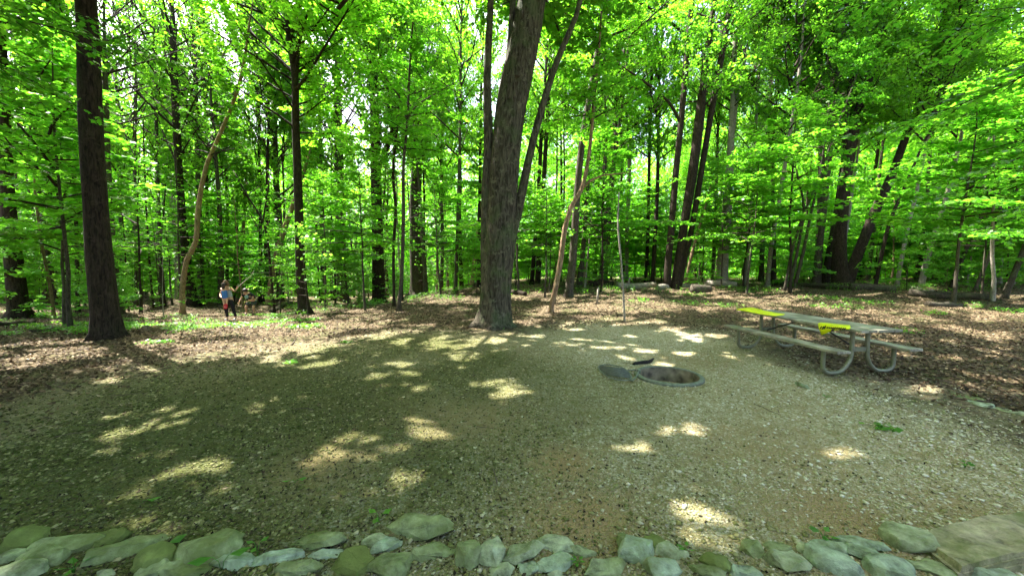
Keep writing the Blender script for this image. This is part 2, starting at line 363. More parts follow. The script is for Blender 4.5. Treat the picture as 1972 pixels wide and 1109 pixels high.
def branch_pts(p, d, L, n, rng, curve, wob=.08):
    pts = [np.array(p, float)]; d = np.array(d, float); d /= np.linalg.norm(d)
    for i in range(n):
        d = d + np.array([rng.randn() * wob, rng.randn() * wob, curve / n + rng.randn() * wob * .5]); d /= np.linalg.norm(d)
        pts.append(pts[-1] + d * L / n)
    return pts
def crown_mesh(name, seed, kind, H, Rd, nb, per_m, leafL, shape='quad', z0=0.0, leafmat='leaf', barkmat='bark_dark', axisbend=.0):
    """kind 'layer' = flat sprays (maple, beech); 'dome' = ascending canopy limbs. origin: foot of the crown axis"""
    rng = np.random.RandomState(seed); mb = MB(); segs = []
    ga = rng.uniform(0, 6.28)
    for i in range(nb):
        h = z0 + (H - z0) * ((i + rng.uniform(.1, .9)) / nb); f = (h - z0) / (H - z0)
        az = ga + i * 2.4 + rng.uniform(-.5, .5)
        if kind == 'layer':
            Lb = Rd * (1 - .78 * f ** 1.4) * rng.uniform(.55, 1.1); el = rng.uniform(.05, .45) + .35 * f; curve = -.35; n_ = 6
        else:
            Lb = Rd * (.55 + .6 * math.sin(math.pi * min(1, f * .9 + .12))) * rng.uniform(.6, 1.15) * (1 - .35 * f); el = rng.uniform(.25, .8) + .5 * f; curve = .1; n_ = 6
        d = (math.cos(az) * math.cos(el), math.sin(az) * math.cos(el), math.sin(el))
        bp = branch_pts((0, 0, h), d, Lb, n_, rng, curve)
        r0 = max(.008, .010 * Lb + .004) * (1.05 if kind == 'dome' else 1)
        mb.tube(bp, [r0 * (1 - .8 * k / n_) for k in range(n_ + 1)], 5, False, 1)
        nsub = int(5 + Lb * 2.2) if kind == 'layer' else int(4 + Lb * 1.6)
        for j in range(nsub):
            t = .12 + .88 * (j + rng.rand()) / nsub; k = min(int(t * n_), n_ - 1); q = bp[k] + (bp[k + 1] - bp[k]) * (t * n_ - k)
            dd = bp[k + 1] - bp[k]; dd /= np.linalg.norm(dd); sd_ = np.cross(dd, [0, 0, 1]); sd_ /= np.linalg.norm(sd_)
            s_ = 1 if j % 2 else -1
            if kind == 'layer':
                d2 = dd * .8 + sd_ * s_ * rng.uniform(.5, 1.1) + np.array([0, 0, rng.uniform(-.12, .12)])
                Ls = Lb * .42 * (1.15 - t * .7) * rng.uniform(.6, 1.2)
            else:
                d2 = dd * .7 + sd_ * s_ * rng.uniform(.3, 1.1) + np.array([0, 0, rng.uniform(-.3, .6)])
                Ls = Lb * .40 * (1.2 - t * .6) * rng.uniform(.6, 1.2)
            sp = branch_pts(q, d2, Ls, 3, rng, -.15)
            mb.tube(sp, [r0 * .3, r0 * .22, r0 * .15, r0 * .08], 3, False, 1)
            for a_, b_ in zip(sp[:-1], sp[1:]): segs.append((a_, b_))
            ntw = max(1, int(Ls * 2.6))
            for u in range(ntw):
                k2 = rng.randint(0, 3); q2 = sp[k2] + (sp[k2 + 1] - sp[k2]) * rng.rand()
                d3 = d2 / np.linalg.norm(d2) * .6 + rng.randn(3) * (.5 if kind == 'layer' else .8)
                if kind == 'layer': d3[2] = rng.uniform(-.15, .1)
                d3 /= np.linalg.norm(d3); L3 = rng.uniform(.25, .6)
                segs.append((q2, q2 + d3 * L3))
        segs.append((bp[-2], bp[-1]))
    if kind == 'layer': C, Ax, N, Ls = seg_leaves(segs, per_m, .17, .45, rng, leafL, .2, .6)
    else: C, Ax, N, Ls = seg_leaves(segs, per_m, .22, .7, rng, leafL, .3, 1.0)
    LV, LF = leaves_np(C, Ax, N, Ls, Ls * .88, rng, shape)
    bme = mb.mesh(name + '_b')
    nv = len(mb.V); V = np.concatenate([np.array(mb.V), LV]); 
    me = bpy.data.meshes.new(name)
    bq = np.array([f for f in mb.Fc if len(f) == 4], np.int32)
    loops = np.concatenate([bq.ravel(), (LF + nv).ravel()]).astype(np.int32); k = LF.shape[1]
    starts = np.concatenate([np.arange(len(bq)) * 4, bq.size + np.arange(len(LF)) * k]).astype(np.int32)
    me.vertices.add(len(V)); me.vertices.foreach_set('co', V.astype(np.float32).ravel())
    me.loops.add(len(loops)); me.loops.foreach_set('vertex_index', loops)
    me.polygons.add(len(starts)); me.polygons.foreach_set('loop_start', starts)
    me.update(calc_edges=True)
    me.materials.append(M[leafmat]); me.materials.append(M[barkmat])
    me.polygons.foreach_set('material_index', np.concatenate([np.ones(len(bq), np.int32), np.zeros(len(LF), np.int32)]))
    rn = np.concatenate([np.zeros(len(bq)), np.clip(rng.rand(len(LF)) * .7 + .3 * (.5 + .5 * np.sin(C[:, 0] * 1.7 + C[:, 2] * 2.1 + C[:, 1])), 0, 1)])
    fattr(me, 'rnd', rn); bpy.data.meshes.remove(bme)
    me['nleaf'] = len(LF)
    return me

DOMES = [crown_mesh('canopy_crown', 10 + i, 'dome', 10.0, 5.0, 34, 25, .15, 'quad', leafmat='leaf_canopy') for i in range(5)]
DENSE = [crown_mesh('dense_canopy_crown', 20 + i, 'dome', 10.0, 5.4, 38, 34, .15, 'quad', leafmat='leaf_canopy') for i in range(3)]
AIRY = [crown_mesh('airy_canopy_crown', 25 + i, 'dome', 10.0, 4.9, 30, 26, .14, 'quad', leafmat='leaf_canopy') for i in range(4)]
MIDS = [crown_mesh('midstorey_crown', 30 + i, 'layer', 7.0, 3.2, 30, 26, .15, 'quad', z0=1.2, leafmat='leaf') for i in range(5)]
SAPS = [crown_mesh('sapling_crown', 50 + i, 'layer', 3.2, 1.7, 18, 27, .13, 'quad', z0=.6, leafmat='leaf_sap') for i in range(4)]
print('leaves', [m_['nleaf'] for m_ in DOMES], [m_['nleaf'] for m_ in MIDS], [m_['nleaf'] for m_ in SAPS])

# ------------------------------------------------------------------ trees traced from the place
rg = random.Random(7)
def smooth_path(P, Rr, step=.35):
    """resample a polyline with radii by Catmull-Rom"""
    out = []; rad = []; n_ = len(P)
    for i in range(n_ - 1):
        p0, p1, p2, p3 = P[max(i - 1, 0)], P[i], P[i + 1], P[min(i + 2, n_ - 1)]
        k = max(1, int((p2 - p1).length / step))
        for j in range(k):
            t = j / k; t2, t3 = t * t, t * t * t
            out.append(.5 * ((2 * p1) + (p2 - p0) * t + (2 * p0 - 5 * p1 + 4 * p2 - p3) * t2 + (3 * p1 - p0 - 3 * p2 + p3) * t3))
            rad.append(Rr[i] * (1 - t) + Rr[i + 1] * t)
    out.append(P[-1]); rad.append(Rr[-1]); return out, rad
def px_path(pts, D):
    P = []; Rr = []
    for i, q in enumerate(pts):
        px, py, w_ = q[:3]; Y = D + (q[3] if len(q) > 3 else 0)
        v, t = at(px, py, Y); P.append(v); u = (px - PW / 2) / F
        Rr.append(w_ / 2 * t / F / math.sqrt(1 + u * u))
    return P, Rr
trees_made = []
def tree(name, label, pts, D=None, H=20, bark='bark_dark', crown='dome', cs=1.0, cb=None, stems=(), sides=12, flare=1.15, ridge=0.0, group=None, cat='tree', stubs=()):
    if D is None or pts[0][1] >= 548: D = min(on_ground(pts[0][0], pts[0][1]).y, 32)
    if H and H > 13: H = max(H, .74 * D + 4)
    bx = at(pts[0][0], pts[0][1], D)[0].x; base = Vector((bx, D, gz(bx, D)))
    root = empty(name, base); tag(root, label, cat, group)
    mb = MB(); tops = []
    for si, sp in enumerate([pts] + list(stems)):
        P, Rr = px_path(sp, D)
        if si == 0:
            P[0] = base.copy() + Vector((0, 0, -.12)); 
            # flare ring
            P.insert(1, base + (P[1] - base) * .12 + Vector((0, 0, .1))); Rr.insert(1, Rr[0] * .9 * .5 + Rr[1] * .5); Rr[0] *= flare
        if H and sp[-1][2] <= 5 and si:
            d = (P[-1] - P[-2]).normalized(); P.append(P[-1] + d * .8); Rr.append(.008)
        elif H:
            d = (P[-1] - P[-2]).normalized(); r = Rr[-1]; zt = base.z + H * (1 if si == 0 else .85); k = max(1, int((zt - P[-1].z) / 1.6)); 
            for j in range(k):
                d = (d + Vector((rg.uniform(-.05, .05), rg.uniform(-.05, .05), .10))).normalized()
                P.append(P[-1] + d * 1.6); Rr.append(max(.03, r * (1 - .85 * (j + 1) / k)))
        SPh, SR = smooth_path(P, Rr, .3 if sides > 16 else .5)
        seed = rg.uniform(0, 50)
        def rf(i, a, p, seed=seed):
            q = 1 + .06 * mnoise.noise(Vector((math.cos(a) * 1.3 + seed, math.sin(a) * 1.3, p.z * .5)))
            if si == 0:
                hh = max(0, 1 - (p.z - base.z) / (.9 if sides > 12 else .5)); q += (.4 if sides > 12 else .3) * hh * hh * max(0, math.sin(a * 2.5 + seed) ** 2 - .2)
            if ridge: q += ridge * (abs(mnoise.noise(Vector((math.cos(a) * 9 + seed, math.sin(a) * 9, p.z * 1.4)))) - .2)
            return q
        mb.tube([p - base for p in SPh], SR, sides, True, 0, lambda i, a, p: rf(i, a, p + base))
        tops.append((SPh, SR))
    for st in stubs:
        P, Rr = px_path(st, D); mb.tube([p - base for p in P], Rr, 7, True, 0)
    obj('trunk', mb.mesh('trunk'), M[bark], root)
    if crown:
        protos = {'dome': (DENSE if cs > 1.25 else DOMES if D < 19 else AIRY), 'mid': MIDS, 'sap': SAPS}[crown]; ph = {'dome': 10.0, 'mid': 7.0, 'sap': 3.2}[crown]
        for si, (SPh, SR) in enumerate(tops):
            if si and (stems[si - 1][-1][2] <= 5 or rg.random() < .2): continue
            zc = base.z + (cb if cb is not None else H * .5)
            c = min(SPh, key=lambda q: abs(q.z - zc)); me = protos[rg.randrange(len(protos))]
            o = bpy.data.objects.new('crown', me); COL.objects.link(o); o.parent = root; o.location = c - base
            sz = max(.25, (base.z + H - c.z) / ph * 1.04); s_ = cs * (1 if si == 0 else .8)
            o.scale = (s_, s_, sz); o.rotation_euler = (0, 0, rg.uniform(0, 6.28))
            dx = SPh[-1] - c
            if dx.z > .5: o.rotation_euler = (-dx.y / dx.z * .8, dx.x / dx.z * .8, 0)
    trees_made.append((root, pts[0][0], D)); return root

T = tree
T('oak_tree', 'thick dark straight trunk nearest the left side, flared root reaching right', [(207, 652, 74), (203, 600, 60), (192, 500, 58), (184, 400, 52), (176, 250, 50), (170, 100, 49), (165, 0, 47)], 9.6, 19, 'bark_dark', cs=1.3, cb=8.5, sides=24, ridge=.06)
T('hardwood_tree', 'wide dark trunk half cut by the left edge of the picture', [(38, 612, 56), (28, 520, 42), (18, 430, 36), (12, 340, 32), (6, 200, 30), (0, 60, 26)], 13, 20, 'bark_dark', cs=1.3, cb=9.5, sides=18)
T('hardwood_tree', 'slim brown trunk tucked right behind the thick dark left trunk', [(232, 606, 22), (226, 560, 18), (216, 470, 17), (208, 330, 14), (204, 180, 12)], 14.5, 18, 'bark_grey', cb=9)
T('hardwood_tree', 'straight black trunk just behind the curved pale-based tree', [(372, 588, 30), (362, 520, 20), (352, 430, 17), (344, 320, 16), (338, 200, 17), (333, 80, 15)], 17.5, 19, 'bark_dark', cs=1.26, cb=9)
T('crooked_tree', 'crooked tree bowed at its foot, warm mossy bark, leaning right higher up', [(352, 605, 14), (351, 560, 12), (360, 500, 11), (377, 468, 11), (381, 410, 11), (389, 355, 10), (398, 318, 9), (424, 258, 8), (452, 190, 7), (470, 120, 6), (478, 60, 5)], 14.2, 13, 'bark_warm', 'mid', cs=.9, cb=7, flare=1.05)
T('hardwood_tree', 'grey pole-like trunk right of the crooked bowed tree', [(388, 585, 17), (386, 500, 14), (383, 400, 12), (380, 290, 10), (378, 180, 9)], 18, 17, 'bark_grey', cb=8)
T('forked_tree', 'straight mossy-footed trunk forking in two high up, right of the people', [(586, 603, 30), (580, 540, 21), (577, 450, 18), (573, 330, 17), (569, 220, 15), (568, 150, 14), (552, 40, 11), (546, -30, 9)], 13.4, 19, 'bark_dark', cs=1.3, cb=9, stems=[[(568, 155, 12), (576, 70, 9), (578, -20, 8)]], sides=16)
T('leaning_tree', 'brown trunk leaning right towards the straight forked tree', [(516, 588, 13), (521, 550, 12), (533, 490, 12), (548, 440, 11), (566, 390, 9), (586, 330, 7)], 14.6, 12, 'bark_warm', 'mid', cs=.8, cb=6)
T('forked_tree', 'thin dark stem with a small fork, left of the leaning brown trunk', [(529, 604, 6), (523, 540, 5), (516, 470, 5), (506, 425, 4), (478, 380, 3)], 13.6, 8.5, 'bark_dark', 'mid', cs=.75, cb=3.5, stems=[[(506, 430, 3.5), (512, 390, 3), (518, 350, 2.5)]])
T('hardwood_tree', 'double brown stems standing directly behind the leaning brown trunk', [(536, 572, 9), (534, 480, 8), (530, 380, 7), (527, 250, 6)], 18, 15, 'bark_grey', cb=7, stems=[[(545, 560, 8), (543, 460, 7), (536, 360, 6)]])
T('hardwood_tree', 'short bent trunk right beside the woman carrying the child', [(458, 575, 11), (462, 530, 9), (466, 480, 8), (470, 420, 7), (474, 330, 5)], 18, 11, 'bark_warm', 'mid', cs=.9, cb=5.5)
T('oak_tree', 'straight dark trunk left of the pale-footed trunk, twigs at its foot', [(730, 584, 33), (729, 540, 25), (727, 450, 22), (724, 350, 21), (722, 240, 19), (720, 120, 17), (716, 0, 15)], 14.8, 20, 'bark_dark', cs=1.3, cb=9, stems=[[(738, 300, 12), (757, 250, 11), (752, 215, 10), (742, 160, 9)]], sides=18, ridge=.04)
T('oak_tree', 'trunk with a pale sunlit foot between central oak and dark straight trunk', [(804, 570, 38), (803, 540, 28), (801, 460, 24), (800, 380, 22), (804, 280, 20), (801, 180, 16), (798, 60, 15), (796, -10, 14)], 17.8, 21, 'bark_grey', cb=10, sides=18)
T('forked_tree', 'slender pole with Y forks high up in front of the pale-footed trunk', [(768, 600, 9), (774, 520, 7), (777, 420, 7), (777, 320, 6), (784, 240, 5), (789, 130, 4)], 12.2, 10, 'bark_grey', 'mid', cs=.8, cb=5, stems=[[(784, 232, 4), (768, 185, 3.5), (742, 150, 3)], [(786, 225, 4), (805, 200, 3), (840, 180, 2.5)]])
T('hardwood_tree', 'thin dark crooked stem just right of the straight dark trunk', [(759, 590, 6), (758, 480, 6), (762, 400, 6), (757, 330, 6), (765, 240, 5)], 13.2, 11, 'bark_dark', 'mid', cs=.75, cb=5.5)
T('hardwood_tree', 'grey trunk with upright bark standing well left of the dark trunk', [(662, 560, 22), (659, 500, 17), (656, 400, 15), (655, 300, 13), (652, 180, 11)], 21, 19, 'bark_grey', cb=9)
T('sapling', 'tiny bent sapling stem between the grey trunk and dark trunk', [(692, 582, 4.5), (688, 530, 4), (678, 480, 3), (674, 440, 3)], 13.8, 3.6, 'bark_dark', 'sap', cs=.9, cb=1.6, cat='sapling')
T('sapling', 'thin upright sapling with blue-green leaves left of the grey trunk', [(646, 588, 4), (645, 530, 4), (641, 480, 3), (640, 440, 3)], 13.2, 3.9, 'bark_dark', 'sap', cs=1.1, cb=1.7, cat='sapling')
T('hardwood_tree', 'slim straight pole midway between pale-footed trunk and central oak', [(877, 565, 8), (880, 480, 7), (883, 380, 7), (886, 260, 6), (887, 120, 5)], 19, 16, 'bark_grey', cb=8)
T('hardwood_tree', 'leaning stub-like brown trunk close left of the central oak', [(908, 553, 9), (913, 510, 7), (918, 470, 6), (924, 400, 5)], 20, 12, 'bark_warm', 'mid', cs=.9, cb=5)
T('oak_tree', 'massive ridged oak in the centre with fused side stems and sunlit grey bark', [(950, 628, 72), (953, 590, 60), (956, 532, 58), (966, 400, 57), (975, 280, 57), (987, 190, 57), (1006, 100, 56), (1024, 0, 52), (1040, -80, 50)], 10.3, 20, 'bark_oak', cs=1.5, cb=9.0, sides=40, ridge=.10, flare=1.2,
  stems=[[(943, 610, 24), (937, 520, 22), (937, 400, 21), (941, 280, 18), (938, 150, 15), (945, 0, 12)],
         [(955, 400, 24), (958, 300, 22), (966, 210, 16), (980, 110, 13), (988, 0, 11)],
         [(966, 590, 24), (976, 520, 24), (986, 450, 21), (1000, 395, 18), (1020, 300, 15), (1043, 210, 13), (1072, 120, 12), (1108, 35, 10), (1122, -20, 9)]],
  stubs=[[(972, 145, 9), (984, 143, 8), (998, 147, 7, -.5)]])
T('leaning_tree', 'thin trunk bending right with a long side branch, right of central oak', [(1061, 602, 9), (1069, 560, 10), (1080, 500, 10), (1088, 440, 10), (1099, 400, 9), (1120, 365, 8), (1134, 300, 7), (1143, 210, 6)], 12.4, 11, 'bark_warm', 'mid', cs=.85, cb=5.5, stems=[[(1118, 366, 6), (1135, 349, 5), (1160, 338, 4), (1178, 336, 3)]])
T('hardwood_tree', 'upright grey trunk behind the thin bending tree, right of central oak', [(1095, 572, 17), (1101, 520, 15), (1107, 440, 14), (1114, 340, 13), (1126, 240, 12), (1148, 120, 12), (1166, 0, 11)], 16.5, 20, 'bark_grey', cb=10, sides=14)
T('hardwood_tree', 'two slim dark trunks side by side just right of the central oak', [(1024, 548, 9), (1030, 470, 8), (1037, 370, 8), (1043, 250, 7)], 24, 18, 'bark_dark', cb=9, stems=[[(1035, 545, 11), (1042, 440, 10), (1050, 300, 8), (1056, 200, 7)]])
T('forked_tree', 'forked grey-green trunk behind the short pale log, centre right', [(1158, 545, 12), (1164, 480, 11), (1170, 420, 10), (1180, 330, 8), (1190, 260, 7)], 25, 17, 'bark_grey', cb=8, stems=[[(1167, 450, 7), (1163, 380, 6), (1166, 300, 6)]])
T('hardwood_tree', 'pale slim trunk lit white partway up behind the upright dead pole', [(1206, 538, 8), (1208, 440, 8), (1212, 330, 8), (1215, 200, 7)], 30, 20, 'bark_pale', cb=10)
T('hardwood_tree', 'dark slim trunk left of a close twin, left of the triple-stemmed tree', [(1244, 532, 8), (1248, 440, 7), (1250, 330, 6), (1252, 200, 6)], 27, 18, 'bark_dark', cb=8)
T('hardwood_tree', 'dark slim trunk leaning slightly, immediately left of the triple-stemmed tree', [(1256, 532, 9), (1262, 450, 8), (1266, 360, 7), (1268, 240, 6)], 26, 18, 'bark_dark', cb=8)
T('triple_stemmed_tree', 'triple-stemmed tree with mossy foot, right of centre, all stems leaning right', [(1300, 556, 19.7), (1306, 510, 16.4), (1318, 430, 16.4), (1334, 330, 19.7), (1348, 220, 19.7), (1358, 130, 12.3), (1376, 0, 9.8)], 16.8, 21, 'bark_dark', cs=1.0, cb=9.5, sides=18, ridge=.04,
  stems=[[(1284, 552, 16.4), (1287, 500, 13.9), (1293, 440, 13.1), (1301, 340, 12.3), (1311, 240, 11.5), (1321, 130, 11.5), (1332, 0, 9.8)],
         [(1308, 552, 11.5), (1318, 500, 11.5), (1332, 440, 11.5), (1354, 310, 11.5), (1371, 210, 12.3), (1390, 110, 11.5), (1408, 0, 9.8)],
         [(1311, 240, 5.7), (1290, 200, 5.7), (1250, 165, 4.9), (1215, 140, 4.1)], [(1320, 70, 5.7), (1275, 30, 4.9), (1210, -5, 4.1)]])
T('hardwood_tree', 'stout reddish-footed trunk standing behind and right of the triple-stemmed tree', [(1391, 528, 26), (1393, 490, 22), (1399, 420, 19), (1406, 310, 15), (1411, 190, 10), (1416, 60, 8)], 25, 23, 'bark_pale', cb=11, stems=[[(1403, 330, 9), (1418, 200, 8), (1440, 90, 6)]])
T('leaning_tree', 'bare brown pole leaning right in the gap behind the triple-stemmed tree', [(1320, 532, 6), (1332, 490, 6), (1346, 440, 5), (1358, 400, 4)], 24, 8, 'bark_warm', 'sap', cs=1.2, cb=5)
T('hardwood_tree', 'pale trunk leaning right between reddish-footed trunk and picnic table', [(1478, 540, 10), (1486, 470, 9), (1500, 390, 9), (1516, 290, 8), (1535, 170, 7)], 23, 19, 'bark_pale', cb=9)
T('leaning_tree', 'bundle of thin leaning stems rising above the picnic table', [(1512, 545, 7), (1526, 480, 6), (1545, 420, 6), (1568, 365, 5)], 20, 13, 'bark_grey', 'mid', cs=.8, cb=6, stems=[[(1522, 545, 7), (1540, 460, 6), (1548, 400, 5), (1536, 340, 4)], [(1532, 545, 8), (1548, 480, 7), (1558, 430, 6)]])
T('crooked_tree', 'rough trunk left of the V-shaped tree with a limb sweeping left overhead', [(1572, 548, 22), (1577, 480, 17), (1581, 390, 15), (1582, 290, 13), (1580, 190, 12), (1576, 110, 11), (1556, 50, 9), (1512, -5, 7)], 18, 20, 'bark_grey', cb=10, sides=16, stems=[[(1582, 190, 8), (1606, 160, 8), (1608, 120, 7)], [(1628, 300, 9), (1618, 250, 9), (1606, 200, 8), (1590, 150, 8)]])
T('hardwood_tree', 'dark leaning trunk squeezed between the rough trunk and V-shaped tree', [(1588, 548, 20), (1598, 490, 17), (1612, 410, 15), (1622, 330, 12)], 17.6, 15, 'bark_dark', cb=8, sides=14)
T('v_shaped_tree', 'dark V-shaped tree with two thick stems from one foot, behind picnic table', [(1622, 552, 56), (1617, 515, 34), (1618, 450, 26), (1627, 360, 25), (1638, 290, 23), (1652, 220, 20), (1680, 130, 18), (1702, 40, 12)], 15.8, 19, 'bark_dark', cs=1.0, cb=9, sides=20, ridge=.05, flare=1.0,
  stems=[[(1632, 540, 32), (1648, 500, 24), (1684, 410, 22), (1716, 340, 19), (1748, 255, 17), (1786, 160, 14), (1815, 50, 12)], [(1636, 300, 12), (1628, 240, 11), (1638, 160, 9)], [(1640, 265, 5), (1600, 305, 4), (1560, 330, 3), (1520, 355, 3)]])
T('hardwood_tree', 'pale slim trunk leaning right, directly right of the V-shaped tree', [(1727, 552, 10), (1738, 490, 9), (1750, 430, 9), (1764, 375, 8), (1782, 290, 7)], 20, 17, 'bark_pale', cb=9)
T('hardwood_tree', 'dark hidden trunk between the V-shaped tree and the pale slim trunk', [(1686, 545, 10), (1700, 480, 9), (1716, 420, 8), (1738, 370, 7)], 21, 15, 'bark_dark', cb=8)
T('hardwood_tree', 'grey broad trunk with peeling foot behind the long right-hand log', [(1774, 552, 16), (1784, 505, 14), (1800, 450, 12), (1822, 380, 10)], 22, 16, 'bark_pale', cb=8)
T('leaning_tree', 'dark leaning trunk behind the right-hand log, left one of two', [(1829, 560, 10), (1848, 510, 10), (1876, 445, 9), (1902, 395, 8), (1925, 345, 7)], 17, 14, 'bark_dark', 'dome', cs=.7, cb=8)
T('leaning_tree', 'dark leaning trunk behind the right-hand log, right one of two', [(1878, 560, 10), (1896, 515, 9), (1918, 465, 9), (1940, 410, 8)], 17.5, 13, 'bark_grey', 'dome', cs=.7, cb=8)
T('leaning_tree', 'stout leaning trunk at the right edge of the picture', [(1934, 576, 18), (1950, 535, 15), (1972, 480, 14), (1998, 420, 13)], 14, 13, 'bark_grey', 'dome', cs=.7, cb=8, sides=14)
T('hardwood_tree', 'thin dark pole between left-edge trunk and thick dark left trunk', [(131, 606, 7), (124, 530, 6), (116, 440, 5), (108, 350, 5), (103, 270, 4)], 14, 12, 'bark_dark', 'mid', cs=.8, cb=6)
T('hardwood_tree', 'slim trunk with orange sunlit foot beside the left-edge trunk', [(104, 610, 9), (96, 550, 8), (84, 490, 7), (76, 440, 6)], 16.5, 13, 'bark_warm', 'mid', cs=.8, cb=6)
T('sapling', 'thin dark pole left of its neighbour, behind the sunny path', [(296, 592, 5), (289, 520, 5), (284, 440, 4), (279, 350, 4), (277, 280, 3)], 16, 10, 'bark_dark', 'mid', cs=.7, cb=5, cat='sapling')
T('sapling', 'very thin wavy pole between the dark poles and black trunk', [(318, 590, 4.5), (314, 530, 4), (310, 470, 3), (316, 400, 3)], 17, 9, 'bark_dark', 'mid', cs=.7, cb=4.5, cat='sapling')
T('sapling', 'short thin pole just right of the thick dark left trunk', [(248, 600, 4.5), (244, 560, 4), (242, 510, 4)], 15, 7, 'bark_dark', 'sap', cs=1.2, cb=3.5, cat='sapling')

PINE = crown_mesh('pine_crown', 90, 'layer', 14.0, 3.4, 60, 60, .07, 'quad', z0=.5, leafmat='needle', barkmat='bark_grey')
PINE.name = 'pine_crown'
pr_ = tree('pine_tree', 'pale-needled pine rising above the pale leaning trunk behind the table', [(1466, 535, 11), (1470, 420, 10), (1476, 300, 9), (1484, 180, 8)], 29, 22, 'bark_grey', None)
o = bpy.data.objects.new('crown', PINE); COL.objects.link(o); o.parent = pr_; o.location = at(1474, 330, 29)[0] - pr_.location

T('canopy_tree', 'leafy slim tree filling the gap right of the thick dark left trunk', [(262, 590, 8), (262, 480, 7), (260, 350, 6), (262, 200, 5)], 20, 15, 'bark_grey', 'dome', cs=.75, cb=5)
T('canopy_tree', 'leafy slim tree rising behind the people', [(436, 575, 8), (438, 480, 7), (436, 350, 6), (432, 200, 5)], 23, 17, 'bark_grey', 'dome', cs=.8, cb=5.5)
T('canopy_tree', 'leafy slim tree just left of the straight forked tree', [(500, 570, 8), (502, 480, 7), (500, 350, 6), (498, 200, 5)], 22, 16, 'bark_dark', 'dome', cs=.8, cb=5.5)
T('canopy_tree', 'leafy slim tree between the straight forked tree and grey trunk', [(622, 560, 9), (620, 480, 8), (618, 350, 7), (616, 200, 5)], 23, 18, 'bark_grey', 'dome', cs=.85, cb=6)
T('canopy_tree', 'leafy slim tree right behind the slim straight pole left of the oak', [(850, 555, 8), (852, 460, 7), (850, 350, 6), (852, 200, 5)], 24, 18, 'bark_grey', 'dome', cs=.85, cb=6)
T('canopy_tree', 'leafy slim tree immediately behind the left stem of the central oak', [(922, 552, 8), (922, 460, 7), (924, 350, 6), (926, 200, 5)], 26, 21, 'bark_dark', 'dome', cs=.9, cb=8)
T('canopy_tree', 'leafy slim tree in the gap left of the reddish-footed trunk', [(1372, 545, 8), (1376, 460, 7), (1380, 350, 6), (1384, 200, 5)], 27, 20, 'bark_grey', 'dome', cs=.85, cb=7)
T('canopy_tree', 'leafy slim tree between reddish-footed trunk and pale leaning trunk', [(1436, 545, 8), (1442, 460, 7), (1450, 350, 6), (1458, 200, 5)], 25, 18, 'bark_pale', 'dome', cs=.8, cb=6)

T('canopy_tree', 'full-crowned tree between the left-edge trunk and thick dark left trunk', [(150, 600, 10), (148, 480, 9), (144, 350, 8), (140, 200, 7)], 18, 19, 'bark_dark', 'dome', cs=1.28, cb=7.5)
T('canopy_tree', 'full-crowned tree right beside the black trunk of the crooked tree', [(312, 585, 10), (308, 480, 9), (304, 350, 8), (300, 200, 7)], 18.5, 20, 'bark_grey', 'dome', cs=1.1, cb=7)
T('canopy_tree', 'full-crowned tree behind and left of the straight forked tree', [(540, 560, 9), (538, 460, 8), (534, 350, 7), (530, 200, 6)], 18.8, 20, 'bark_grey', 'dome', cs=1.0, cb=8)

T('canopy_tree', 'tall dense-crowned tree deep behind the gap right of the thick dark left trunk', [(232, 575, 9), (232, 460, 8), (230, 350, 7), (226, 200, 6)], 23, 22, 'bark_grey', 'dome', cs=1.3, cb=9)
T('canopy_tree', 'tall dense-crowned tree deep behind the straight black trunk', [(402, 570, 9), (400, 460, 8), (398, 350, 7), (396, 200, 6)], 24, 23, 'bark_dark', 'dome', cs=1.3, cb=9)
T('canopy_tree', 'tall dense-crowned tree deep behind the straight forked tree, right side', [(652, 548, 9), (650, 460, 8), (648, 350, 7), (646, 200, 6)], 26, 24, 'bark_grey', 'dome', cs=1.3, cb=10)
